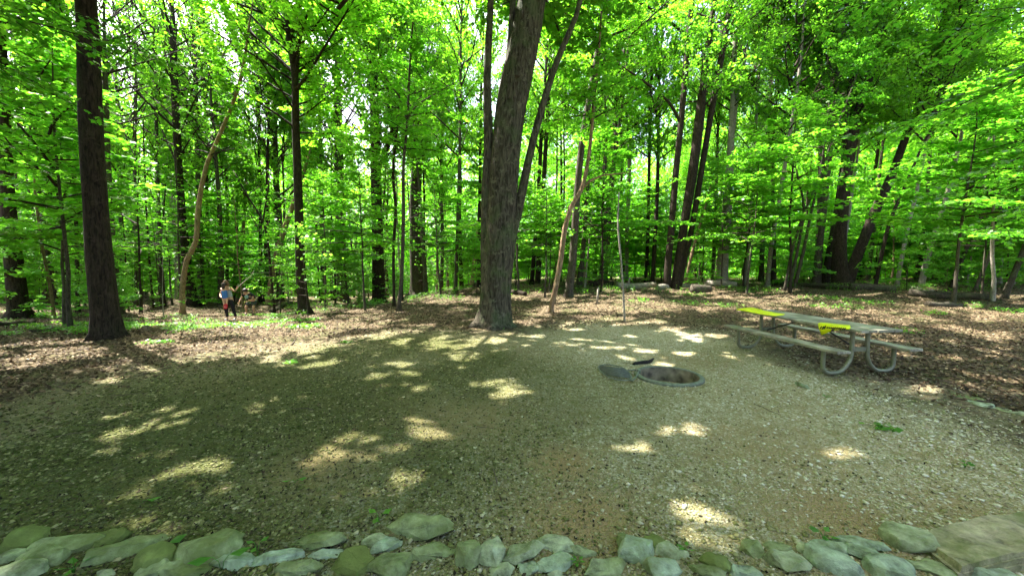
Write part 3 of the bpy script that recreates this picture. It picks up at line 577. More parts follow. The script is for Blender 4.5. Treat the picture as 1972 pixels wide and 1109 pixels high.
# ------------------------------------------------------------------ the rest of the wood
LM = [(-200, 'left edge'), (200, 'thick dark left trunk'), (352, 'crooked bowed tree'), (586, 'straight forked tree'), (730, 'straight dark trunk'), (950, 'central oak'), (1150, 'forked grey-green trunk'), (1300, 'triple-stemmed tree'), (1480, 'pale leaning trunk'), (1622, 'V-shaped tree'), (1830, 'leaning trunk pair'), (2300, 'right edge')]
ORD = ['first', 'second', 'third', 'fourth', 'fifth', 'sixth', 'seventh', 'eighth', 'ninth', 'tenth', 'eleventh', 'twelfth', 'thirteenth', 'fourteenth', 'fifteenth', 'sixteenth', 'seventeenth', 'eighteenth', 'nineteenth', 'twentieth']
fill = []     # (root, kind, x, y)
def quick_tree(kind, x, y, s, rng):
    z = gz(x, y); root = empty({'sap': 'sapling', 'mid': 'understorey_tree', 'far': 'slender_tree'}[kind], (x, y, z), rng.uniform(0, 6.28))
    mb = MB()
    if kind == 'sap': Ht, r0, pr, ph, cb_, cs = 3.2 * s, .018 * s, SAPS, 3.2, 0.0, s
    elif kind == 'mid': Ht, r0, pr, ph, cb_, cs = 7.0 * s, .05 * s, MIDS, 7.0, (.22 if y < 30 else .08), s
    else: Ht, r0, pr, ph, cb_, cs = 20 * s, rng.uniform(.09, .2), AIRY, 10.0, .5, s * .95
    lean = Vector((rng.uniform(-.06, .06), rng.uniform(-.06, .06), 1)); P = []; Rr = []; p = Vector((0, 0, -.1)); n_ = 10
    for i in range(n_ + 1):
        P.append(p.copy()); Rr.append(r0 * (1 - .85 * i / n_) * (1.35 if i == 0 else 1)); 
        p = p + (lean + Vector((rng.uniform(-.06, .06), rng.uniform(-.06, .06), 0))).normalized() * Ht / n_
    mb.tube(P, Rr, 8 if kind == 'far' else 6, False)
    bk = rng.choice(['bark_dark', 'bark_grey', 'bark_grey', 'bark_warm', 'bark_pale'] if kind != 'far' else ['bark_dark', 'bark_grey', 'bark_grey', 'bark_pale'])
    obj('trunk', mb.mesh('trunk'), M[bk], root)
    me = rng.choice(pr); o = bpy.data.objects.new('crown', me); COL.objects.link(o); o.parent = root
    o.location = P[int(cb_ * n_)]; o.scale = (cs, cs, (Ht * (1 - cb_)) / ph * (1.05 if kind == 'far' else 1.0)); 
    d = (P[-1] - P[0]); o.rotation_euler = (-d.y / d.z, d.x / d.z, rng.uniform(0, 6.28))
    return root, bk
def scatter(kind, n_, x0, x1, y0, y1, smin, smax, seed, mind, avoid=None):
    rng = random.Random(seed); pts = []; tries = 0
    while len(pts) < n_ and tries < n_ * 60:
        tries += 1
        y = y0 + (y1 - y0) * rng.random() ** .8; u = rng.uniform(x0, x1); x = u * y
        if any((x - a) ** 2 + (y - b_) ** 2 < mind ** 2 for a, b_ in pts): continue
        if avoid and avoid(x, y): continue
        pts.append((x, y)); root, bk = quick_tree(kind, x, y, rng.uniform(smin, smax), rng)
        fill.append((root, kind, bk, x, y))
rs_ = random.Random(12)
def avoid_view(x, y):
    px, py = project(x, y, gz(x, y))
    if 380 < px < 530 and y < 21: return True                 # the people
    if y < 19 and any(abs(px - q) < 26 for q in (205, 352, 378, 588, 730, 800)): return True
    if px < 70 and y < 18: return True
    if y < 26 and (1540 < px < 1790 or 1255 < px < 1380): return True
    if y < 22 and 1080 < px < 1130: return True
    if y < 14 and px < 640: return rs_.random() < .55
    if px > 1560: return y < 14.5
    if px > 600: return y < 17
    if 380 < px < 530 and y < 21: return True                 # the people
    return False
def avoid_sap(x, y):
    px, py = project(x, y, gz(x, y))
    if 330 < px < 510 and y < 22: return True
    if y < 25 and (1550 < px < 1740 or 1265 < px < 1340): return True
    if px > 1900: return y < 13
    if px > 1250: return y < 19.5
    if px > 600: return y < 21
    return y < 14.5
scatter('sap', 92, -1.55, 1.6, 14, 34, .7, 1.35, 5, 1.1, avoid_sap)
scatter('mid', 120, -1.5, 1.5, 10.5, 38, .75, 1.4, 6, 2.0, avoid_view)
scatter('far', 104, -1.35, 1.35, 22, 60, .75, 1.2, 9, 2.2, None)
# auto labels that single each one out by kind, bark, gap between two landmark trees, order from the left
tone = {'bark_dark': 'dark-stemmed', 'bark_grey': 'grey-stemmed', 'bark_warm': 'brown-stemmed', 'bark_pale': 'pale-stemmed'}
kn = {'sap': 'low leafy sapling', 'mid': 'leafy young tree', 'far': 'tall slim tree'}
buckets = {}
for root, kind, bk, x, y in fill:
    px, _ = project(x, y, 1.0); gi = max(i for i in range(len(LM)) if LM[i][0] <= px) if px >= LM[0][0] else 0
    gi = min(gi, len(LM) - 2); buckets.setdefault((kind, bk, gi), []).append((px, root))
for (kind, bk, gi), L_ in buckets.items():
    L_.sort(key=lambda q: q[0]); a, b_ = LM[gi][1], LM[gi + 1][1]
    where = (f'before the {b_}' if a == 'left edge' else f'after the {a}' if b_ == 'right edge' else f'between {a} and {b_}')
    for i, (px, root) in enumerate(L_):
        o_ = '' if len(L_) == 1 else f', {ORD[i]} from left'
        tag(root, f'{tone[bk]} {kn[kind]} {where}{o_}', 'sapling' if kind == 'sap' else 'tree', {'sap': 'low leafy saplings under the trees', 'mid': 'young trees under the canopy', 'far': 'slim trees deep in the wood'}[kind])
# trees standing beside and behind the viewpoint, whose crowns roof the clearing
def side_tree(x, y, Ht, r0, label, low=None, lowang=0, cs=1.15):
    z = gz(x, y); root = empty('hardwood_tree', (x, y, z)); tag(root, label, 'tree', 'trees standing around the clearing'); mb = MB(); rng = random.Random(int(x * 13 + y * 7))
    P = [Vector((0, 0, -.1))]; 
    for i in range(12): P.append(P[-1] + Vector((rng.uniform(-.08, .08), rng.uniform(-.08, .08), Ht / 12)))
    mb.tube(P, [r0 * 1.3] + [r0 * (1 - .8 * i / 12) for i in range(1, 13)], 14)
    obj('trunk', mb.mesh('trunk'), M['bark_dark'], root)
    o = bpy.data.objects.new('crown', DENSE[rng.randrange(3)]); COL.objects.link(o); o.parent = root; o.location = P[4]; o.scale = (cs, cs, Ht * .7 / 10); o.rotation_euler = (0, 0, rng.uniform(0, 6.28))
    return root
for i, (x, y, Ht) in enumerate([(-10, 3.5, 18), (-7, -3, 19), (9.5, 3.0, 18), (2, -6, 19), (-14, 7, 19), (13.5, 8.5, 18), (7, -5, 20), (-3, -9, 19), (15, 2, 19), (-16, 0, 18), (-20, 11, 19), (19, 7, 18), (-12, -9, 20), (12, -9, 19)]):
    if i in (3, 5, 6, 8, 11, 13): continue
    side_tree(x, y, Ht, .22, ['tall tree whose dark leaves hang in at the upper left', 'tall tree behind the viewpoint on the left', 'tall tree whose dark leaves hang in at the upper right', 'tall tree straight behind the viewpoint', 'tall tree left of the wide left-edge trunk', 'tall tree right of the right-edge leaning trunk', 'tall tree behind the viewpoint on the right', 'tall tree well behind the viewpoint, left of the middle one', 'tall tree out of view on the far right side', 'tall tree out of view on the far left side', 'tall tree beyond the left side of the view', 'tall tree beyond the right side of the view', 'tall tree far behind the viewpoint on the left', '-'][i])
rs = random.Random(44); placed = []  # unseen young trees added to cut the skylight on the clearing
while len(placed) < 14:
    x, y = rs.uniform(-17, -2), rs.uniform(-13, 7)
    if math.hypot(x, y) < 7.0: continue
    if y > 0 and abs(x) < y * 1.38 + 6.5: continue
    if any(math.hypot(x - a, y - b_) < 2.6 for a, b_ in placed): continue
    placed.append((x, y)); root, bk = quick_tree('mid', x, y, rs.uniform(.9, 1.5), rs)
    tag(root, f'unseen leafy young tree added for shade, {ORD[len(placed)-1]} one left of the viewpoint', 'tree', 'unseen young trees added around the viewpoint')
# extra crown lobes added to the two big oaks to shade the clearing
def shade_lobe(root, off, z0, h, cs, k):
    o = bpy.data.objects.new('crown', DENSE[k]); COL.objects.link(o); o.parent = root; o.location = (off[0], off[1], z0); o.scale = (cs, cs, h / 10); o.rotation_euler = (0, 0, k * 2.1 + off[0])
    mb = MB(); mb.tube(*smooth_path([Vector((0, 0, z0 - .3)), Vector((off[0] * .45, off[1] * .45, z0 + .6)), Vector((off[0], off[1], z0 + 1.5)), Vector((off[0] * 1.05, off[1] * 1.05, z0 + h * .8))], [.15, .13, .10, .03], .5), 8); obj('limb', mb.mesh('limb'), M['bark_dark'], root)
by = {o['label']: o for o in COL.objects if o.get('label')}
OAK = by['massive ridged oak in the centre with fused side stems and sunlit grey bark']; LT = by['thick dark straight trunk nearest the left side, flared root reaching right']
for off, z0, h, cs, k in [((-4.5, -3.0), 9.6, 9, 1.25, 0), ((-1.5, -6.5), 10.5, 8, 1.15, 2), ((-5.0, 2.0), 9.5, 9, 1.25, 1), ((1.0, 3.5), 10.5, 9, 1.1, 2)]: shade_lobe(OAK, off, z0, h, cs, k)
for off, z0, h, cs, k in [((3.5, -3.5), 9.5, 8, 1.1, 1)]: shade_lobe(LT, off, z0, h, cs, k)
# low boughs with lobed leaves that reach into the picture from those two side trees
def bough(root, start, ends, seed, leafL=.12, per_m=26):
    rng = np.random.RandomState(seed); mb = MB(); segs = []
    for e in ends:
        a = np.array(start, float); e = np.array(e, float); pts = [a + (e - a) * t + np.array([0, 0, .35 * math.sin(t * 3.1)]) + rng.randn(3) * .04 for t in np.linspace(0, 1, 9)]
        L_ = np.linalg.norm(e - a); mb.tube(pts, [.028 * (1 - .85 * t) for t in np.linspace(0, 1, 9)], 6, False, 1)
        ns = int(L_ * 5)
        for j in range(ns):
            t = .30 + .70 * (j + rng.rand()) / ns; k = min(int(t * 8), 7); q = pts[k] + (pts[k + 1] - pts[k]) * (t * 8 - k); dd = (e - a) / L_
            sd_ = np.cross(dd, [0, 0, 1]); sd_ /= np.linalg.norm(sd_); d2 = dd * .7 + sd_ * (1 if j % 2 else -1) * rng.uniform(.5, 1.1) + np.array([0, 0, rng.uniform(-.25, .05)])
            sp = branch_pts(q, d2, rng.uniform(.5, 1.2), 3, rng, -.2); mb.tube(sp, [.007, .005, .004, .002], 4, False, 1)
            segs += list(zip(sp[:-1], sp[1:]))
    C, Ax, N, Ls = seg_leaves(segs, per_m, .12, .35, rng, leafL, .25)
    LV, LF = leaves_np(C, Ax, N, Ls, Ls * 1.0, rng, 'maple'); nv = len(mb.V)
    me = bpy.data.meshes.new('bough'); V = np.concatenate([np.array(mb.V), LV]); bq = np.array([f for f in mb.Fc if len(f) == 4], np.int32); k = LF.shape[1]
    loops = np.concatenate([bq.ravel(), (LF + nv).ravel()]).astype(np.int32); starts = np.concatenate([np.arange(len(bq)) * 4, bq.size + np.arange(len(LF)) * k]).astype(np.int32)
    me.vertices.add(len(V)); me.vertices.foreach_set('co', V.astype(np.float32).ravel()); me.loops.add(len(loops)); me.loops.foreach_set('vertex_index', loops); me.polygons.add(len(starts)); me.polygons.foreach_set('loop_start', starts); me.update(calc_edges=True)
    me.materials.append(M['leaf']); me.materials.append(M['bark_dark']); me.polygons.foreach_set('material_index', np.concatenate([np.ones(len(bq), np.int32), np.zeros(len(LF), np.int32)])); fattr(me, 'rnd', np.concatenate([np.zeros(len(bq)), rng.rand(len(LF))]))
    obj('bough', me, None, root, (0, 0, 0))
roots = {o['label']: o for o in COL.objects if o.get('label')}
def rel(root, px, py, Y): return at(px, py, Y)[0] - root.location
rA = roots['tall tree whose dark leaves hang in at the upper left']
bough(rA, (0, 0, 5.0), [rel(rA, 330, 130, 7.5), rel(rA, 120, 190, 6.0), rel(rA, 170, 40, 6.5), rel(rA, 60, 330, 7.5)], 3)
rB = roots['tall tree whose dark leaves hang in at the upper right']
bough(rB, (0, 0, 4.6), [rel(rB, 1700, 260, 7.5), rel(rB, 1780, 90, 6.5), rel(rB, 1850, 370, 8.0), rel(rB, 1620, 20, 7), rel(rB, 1930, 440, 8.5), rel(rB, 1900, 180, 6.5)], 4)
# far-off wood, one mass of foliage closing the view
def far_woods():
    rng = np.random.RandomState(77); C = []; 
    for k in range(2300):
        az = rng.uniform(-1.25, 1.25); r = rng.uniform(56, 100); x, y = r * math.sin(az), r * math.cos(az); z = gz(x, y) + rng.uniform(0, 1) ** 1.15 * 23 + .3
        c = rng.randn(190, 3); c /= np.linalg.norm(c, axis=1, keepdims=True); c *= rng.rand(190, 1) ** .5; C.append(c * np.array([3.4, 3.4, 2.0]) + [x, y, z])
    C = np.concatenate(C); K = len(C)
    V, Fc = leaves_np(C, rng.randn(K, 3), np.array([0, 0, 1.]) + rng.randn(K, 3) * .6, rng.uniform(.3, .6, K), rng.uniform(.3, .5, K), rng)
    me = newmesh('far_woods', V, quads=Fc); fattr(me, 'rnd', rng.rand(K)); tag(obj('far_woods', me, M['leaf_canopy']), 'far-off leafy wood closing the view behind all the trunks', 'wood', kind='stuff')
far_woods()

# ------------------------------------------------------------------ ground cover
def stones():
    rng = np.random.RandomState(4); K0 = 260000
    y = 1.0 + 9.5 * rng.rand(K0) ** 1.5; x = (rng.rand(K0) * 2 - 1) * (1.0 + y * 1.45); x = x.clip(-9, 9)
    s = inpoly_sd(x, y, CLEAR) + .4 * snoise(x, y, 1.1, 3); dens = .35 + .65 * S(.5 + 1.1 * snoise(x, y, 3.1, 21))
    dd = np.zeros_like(x)
    for (px, py, r) in [(1090, 895, .34), (1110, 1000, .5), (1640, 1010, .5), (900, 800, .6), (1500, 860, .9), (600, 900, .5)]:
        g = on_ground(px, py); dd = np.maximum(dd, np.exp(-((x - g.x) ** 2 + (y - g.y) ** 2) / (r * r)))
    keep = (rng.rand(K0) < S((s + 1.3) / 1.9)) & (rng.rand(K0) < dens * (1 - .85 * dd)) & (np.hypot(x - RING_C.x, y - RING_C.y) > .52)
    x, y = x[keep], y[keep]; K = len(x); z = gh0(x, y) + .008 * snoise(x, y, 9, 5)
    r = np.exp(rng.randn(K) * .55) * .0056 * (1 + .05 * y); r = r.clip(.003, .022)
    base = np.array([(1, 0, 0), (0, 1, 0), (-1, 0, 0), (0, -1, 0), (0, 0, 1), (0, 0, -1)], float)
    V = base[None] * (1 + rng.uniform(-.3, .3, (K, 6, 3))) + rng.uniform(-.25, .25, (K, 6, 3)); V[:, :, 2] *= .55
    a = rng.rand(K) * 6.28; ca, sa = np.cos(a)[:, None], np.sin(a)[:, None]; X = V[:, :, 0] * ca * 1.3 - V[:, :, 1] * sa; Y = V[:, :, 0] * sa * 1.3 + V[:, :, 1] * ca
    V = np.stack([X * r[:, None] + x[:, None], Y * r[:, None] + y[:, None], V[:, :, 2] * r[:, None] + z[:, None] + r[:, None] * .2], -1)
    T_ = np.array([(0, 1, 4), (1, 2, 4), (2, 3, 4), (3, 0, 4), (1, 0, 5), (2, 1, 5), (3, 2, 5), (0, 3, 5)]); Fc = (np.arange(K)[:, None, None] * 6 + T_[None]).reshape(-1, 3)
    me = newmesh('gravel', V.reshape(-1, 3), tris=Fc)
    moss_shade = np.clip(S((3.6 - x) / 6.0) * 1.0 + .3 * snoise(x, y, 1.3, 17), 0, 1)  # same leftward mask tints the stones with moss and painted shade
    fattr(me, 'rnd', np.repeat(rng.rand(K) * .5 + .5 - moss_shade * (.3 + .45 * rng.rand(K)), 8)); 
    tag(obj('gravel', me, rnd_mat('gravel_stone', [(0, (.045, .055, .008)), (.3, (.14, .145, .04)), (.6, (.31, .285, .13)), (.85, (.52, .485, .32)), (1, (.66, .63, .50))], .9)), 'loose pale gravel spread over the campsite clearing', 'gravel', kind='stuff')
stones()
def litter():
    rng = np.random.RandomState(8); K0 = 230000
    y = 4 + 34 * rng.rand(K0) ** 1.25; x = (rng.rand(K0) * 2 - 1) * (2 + y * 1.42)
    s = inpoly_sd(x, y, CLEAR) + .9 * snoise(x, y, 1.4, 33); keep = rng.rand(K0) < np.maximum(.015, S((.5 - s) / 2.2))
    # some on the clearing too
    x2 = rng.uniform(-7, 7, 1300); y2 = rng.uniform(2, 8.5, 1300)
    x = np.concatenate([x[keep], x2]); y = np.concatenate([y[keep], y2]); ok = np.hypot(x - RING_C.x, y - RING_C.y) > .6; x, y = x[ok], y[ok]; K = len(x); inc = S(inpoly_sd(x, y, CLEAR) / 1.5)
    C = np.stack([x, y, gh0(x, y) + rng.rand(K) * .03 * (1 - inc) + .008], -1)
    V, Fc = leaves_np(C, np.stack([rng.randn(K), rng.randn(K), rng.randn(K) * .3], -1), np.array([0, 0, 1.]) + rng.randn(K, 3) * .5 * (1 - .7 * inc[:, None]), rng.uniform(.035, .09, K) * (1 - .45 * inc), rng.uniform(.02, .06, K) * (1 - .5 * inc), rng)
    me = newmesh('leaf_litter', V, quads=Fc); fattr(me, 'rnd', np.clip(rng.rand(K) + .25 * inc, 0, 1))
    tag(obj('leaf_litter', me, rnd_mat('dead_leaf', [(0, (.03, .02, .010)), (.45, (.08, .053, .026)), (.8, (.17, .118, .062)), (1, (.36, .28, .17))], .8, .25, .2)), 'brown dead leaves covering the forest floor around the clearing', 'leaf litter', kind='stuff')
litter()
def debris():
    rng = np.random.RandomState(9); K0 = 60000; y = 1.6 + 8 * rng.rand(K0) ** 1.3; x = (rng.rand(K0) * 2 - 1) * (1 + y * 1.4)
    s = inpoly_sd(x, y, CLEAR); dn = S((2.5 - x) / 5) * .65 + .04 + .22 * S(1.4 * snoise(x, y, 1.7, 51)) ; keep = (rng.rand(K0) < dn) & (s > -.8) & (np.hypot(x - RING_C.x, y - RING_C.y) > .56)
    x, y = x[keep], y[keep]; K = len(x); C = np.stack([x, y, gh0(x, y) + .008 * snoise(x, y, 9, 5) + .006 + rng.rand(K) * .008], -1)
    V, Fc = leaves_np(C, np.stack([rng.randn(K), rng.randn(K), rng.randn(K) * .25], -1), np.array([0, 0, 1.]) + rng.randn(K, 3) * .4, rng.uniform(.012, .045, K), rng.uniform(.006, .022, K), rng)
    me = newmesh('bark_debris', V, quads=Fc); fattr(me, 'rnd', rng.rand(K)); tag(obj('forest_debris', me, rnd_mat('dark_debris', [(0, (.012, .010, .006)), (.5, (.05, .04, .02)), (.8, (.06, .07, .02)), (1, (.16, .13, .07))], .9, .15)), 'fine dark leaf and bark crumbs mixed into the gravel', 'debris', kind='stuff')
debris()
def weeds():
    rng = np.random.RandomState(18); C = []; 
    def patch(cx, cy, r, n_, h): 
        for k in range(n_):
            a = rng.rand() * 6.28; q = r * rng.rand() ** .5; x, y = cx + q * math.cos(a), cy + q * math.sin(a) * .8; z = gz(x, y); m_ = rng.randint(4, 10)
            for j in range(m_): C.append((x + rng.randn() * .05, y + rng.randn() * .05, z + rng.rand() * h, 1))
    for k in range(130):   # left side green floor
        px = rng.uniform(-60, 620); y = rng.uniform(9.5, 19); u = (px - 986) / F; x = u * y
        if inpoly_sd(np.array([x]), np.array([y]), CLEAR)[0] > -.6: continue
        if 400 < px < 510 and 14.8 < y < 17.2 : continue
        patch(x, y, rng.uniform(.2, .8), int(rng.uniform(6, 26)), .13)
    for k in range(240):   # edge of the floor further back
        px = rng.uniform(560, 2050); y = rng.uniform(18, 34); x = (px - 986) / F * y; patch(x, y, rng.uniform(.3, 1.3), int(rng.uniform(8, 34)), .28)
    for px, py, r in [(1330, 585, .7), (1400, 590, .6), (1630, 578, .6), (1600, 592, .9), (1690, 585, .5), (1860, 590, .6), (1940, 600, .5), (1745, 640, .3), (1330, 570, .8), (1235, 580, .5), (1800, 605, .3), (1570, 575, .7)]:
        g = on_ground(px, py); patch(g.x, g.y, r, int(50 * r), .12)
    for px, py, r in [(1700, 825, .05), (960, 632, .2), (560, 700, .1), (665, 660, .06), (300, 660, .3)]:
        g = on_ground(px, py); patch(g.x, g.y, r, int(60 * r) + 3, .05)
    C = np.array(C)[:, :3]; K = len(C)
    sz = rng.uniform(.04, .085, K); V, Fc = leaves_np(C, np.stack([rng.randn(K), rng.randn(K), rng.rand(K) * .5], -1), np.array([0, 0, 1.]) + rng.randn(K, 3) * .4, sz, sz * .7, rng)
    me = newmesh('ground_plants', V, quads=Fc); fattr(me, 'rnd', rng.rand(K))
    tag(obj('ground_plants', me, M['leaf_low']), 'low green weeds and seedlings scattered over the forest floor', 'ground cover', kind='stuff')
weeds()
def twigs():
    rng = np.random.RandomState(28); mb = MB()
    for k in range(420):
        y = 3 + 20 * rng.rand() ** 1.1; x = (rng.rand() * 2 - 1) * (y * 1.35)
        if math.hypot(x - RING_C.x, y - RING_C.y) < .7: continue
        inside = inpoly_sd(np.array([x]), np.array([y]), CLEAR)[0] > 0
        if inside and rng.rand() < .72: continue
        L_ = rng.uniform(.1, .35) if inside else rng.uniform(.2, 1.1); a = rng.rand() * 6.28; P = []
        for t in np.linspace(-.5, .5, 4):
            qx, qy = x + math.cos(a) * L_ * t + rng.randn() * .01, y + math.sin(a) * L_ * t + rng.randn() * .01; P.append((qx, qy, gz(qx, qy) + .012 + rng.rand() * .012))
        r = L_ * .011 + .002; mb.tube(P, [r, r * .9, r * .7, r * .4], 4)
    tag(obj('fallen_twigs', mb.mesh('fallen_twigs'), plain('twig', (.10, .075, .05), .9)), 'thin fallen twigs strewn over gravel and dead leaves', 'twigs', kind='stuff')
twigs()

# ------------------------------------------------------------------ stones edging the clearing
def stone_mat(name, c, moss):
    m, n, l = mat(name); tc = n.new('ShaderNodeTexCoord'); oi = n.new('ShaderNodeObjectInfo')
    ad = n.new('ShaderNodeVectorMath'); ad.operation = 'ADD'; l.new(tc.outputs['Object'], ad.inputs[0]); l.new(oi.outputs['Location'], ad.inputs[1])
    nz = n.new('ShaderNodeTexNoise'); nz.inputs['Scale'].default_value = 9; nz.inputs['Detail'].default_value = 9; nz.inputs['Roughness'].default_value = .68; l.new(ad.outputs[0], nz.inputs['Vector'])
    r = ramp(n, [(.36, [x * .42 for x in c]), (.47, [x * .85 for x in c]), (.54, c), (.66, [min(1, x * 1.45) for x in c])]); l.new(nz.outputs[0], r.inputs[0])
    n2 = n.new('ShaderNodeTexNoise'); n2.inputs['Scale'].default_value = 3.5; n2.inputs['Detail'].default_value = 6; n2.inputs['Roughness'].default_value = .7; l.new(ad.outputs[0], n2.inputs['Vector'])
    r2 = ramp(n, [(.5 - moss * .25, (0, 0, 0)), (.72 - moss * .2, (.8, .8, .8))]); l.new(n2.outputs[0], r2.inputs[0])
    mx = n.new('ShaderNodeMixRGB'); l.new(r2.outputs[0], mx.inputs[0]); l.new(r.outputs[0], mx.inputs[1]); mx.inputs[2].default_value = (.12, .145, .035, 1)
    v = n.new('ShaderNodeTexVoronoi'); v.inputs['Scale'].default_value = 28; l.new(ad.outputs[0], v.inputs['Vector']); rv = ramp(n, [(.03, (.0, .0, .0)), (.10, (1, 1, 1))]); l.new(v.outputs['Distance'], rv.inputs[0])
    m2 = n.new('ShaderNodeMixRGB'); m2.blend_type = 'MULTIPLY'; m2.inputs[0].default_value = .45; l.new(mx.outputs[0], m2.inputs[1]); l.new(rv.outputs[0], m2.inputs[2])
    p = n.new('ShaderNodeBsdfPrincipled'); p.inputs['Roughness'].default_value = .88; p.inputs['Specular IOR Level'].default_value = .2; l.new(m2.outputs[0], p.inputs['Base Color'])
    b = n.new('ShaderNodeBump'); b.inputs['Strength'].default_value = 1.0; b.inputs['Distance'].default_value = .03; l.new(nz.outputs[0], b.inputs['Height']); l.new(b.outputs[0], p.inputs['Normal'])
    o = n.new('ShaderNodeOutputMaterial'); l.new(p.outputs[0], o.inputs[0]); return m
M['rock_green'] = stone_mat('green_tinged_limestone', (.29, .325, .165), .6)
M['rock_pale'] = stone_mat('pale_limestone', (.38, .41, .25), .3)
M['rock_blue'] = stone_mat('blue_grey_limestone', (.33, .39, .26), .2)
M['rock_moss'] = stone_mat('mossy_limestone', (.19, .23, .07), 1.0)
def rock(i, px, py, w_, h_, rot, mt, label, tall=.62, name='rock', group='rocks edging the clearing'):
    rng = np.random.RandomState(100 + i); c = on_ground(px, py + h_ * .15)
    a_ = on_ground(px - w_ / 2, py + h_ * .15); b2 = on_ground(px + w_ / 2, py + h_ * .15); W_ = (b2 - a_).length * 1.1
    f_ = on_ground(px, py + h_ * .5); k_ = on_ground(px, py - h_ * .5); D_ = max(.40 * W_, (k_ - f_).length * .95); Ht = min(W_, D_) * tall
    pts = []
    for k in range(16):
        a = 6.283 * (k + rng.rand() * .9) / 8; top = k >= 8; q = rng.uniform(.62, .95) if top else rng.uniform(.85, 1.2)
        pts.append((.5 * q * math.cos(a), .5 * q * math.sin(a), (rng.uniform(.35, .66) if top else rng.uniform(-.3, .2))))
    pts += [(rng.uniform(-.2, .2), rng.uniform(-.2, .2), .62)]
    tilt = Matrix.Rotation(rng.uniform(-.22, .22), 3, 'X') @ Matrix.Rotation(rng.uniform(-.2, .2), 3, 'Y')
    bm = bmesh.new()
    for q in pts: bm.verts.new(tilt @ Vector((q[0] * W_, q[1] * D_, q[2] * Ht)))
    bmesh.ops.convex_hull(bm, input=bm.verts[:]); 
    loose = [v for v in bm.verts if not v.link_faces]
    if loose: bmesh.ops.delete(bm, geom=loose, context='VERTS')
    bmesh.ops.bevel(bm, geom=bm.edges[:], offset=min(W_, D_) * .016, segments=1, affect='EDGES', profile=.6, clamp_overlap=True)
    bmesh.ops.triangulate(bm, faces=bm.faces[:]); bmesh.ops.subdivide_edges(bm, edges=[e for e in bm.edges if e.calc_length() > W_ * .09], cuts=2, use_grid_fill=True)
    bm.normal_update(); sd_ = i * 3.7
    for v in bm.verts:
        q = v.co * 9; v.co += v.normal * (mnoise.noise(Vector((q.x + sd_, q.y, q.z))) * .020 + abs(mnoise.noise(Vector((q.x * 2.2 + sd_, q.y * 2.2, q.z * 4)))) * -.012 + mnoise.noise(Vector((q.x * 5 + sd_, q.y * 5, q.z * 5))) * .004)
    me = bpy.data.meshes.new('rock'); bm.to_mesh(me); bm.free(); me.polygons.foreach_set('use_smooth', np.ones(len(me.polygons), bool))
    try: me.set_sharp_from_angle(angle=R(24))
    except Exception: pass
    o = obj(name, me, M['rock_' + mt], None, c); o.rotation_euler = (0, 0, R(rot)); tag(o, label, 'rock', group); return o
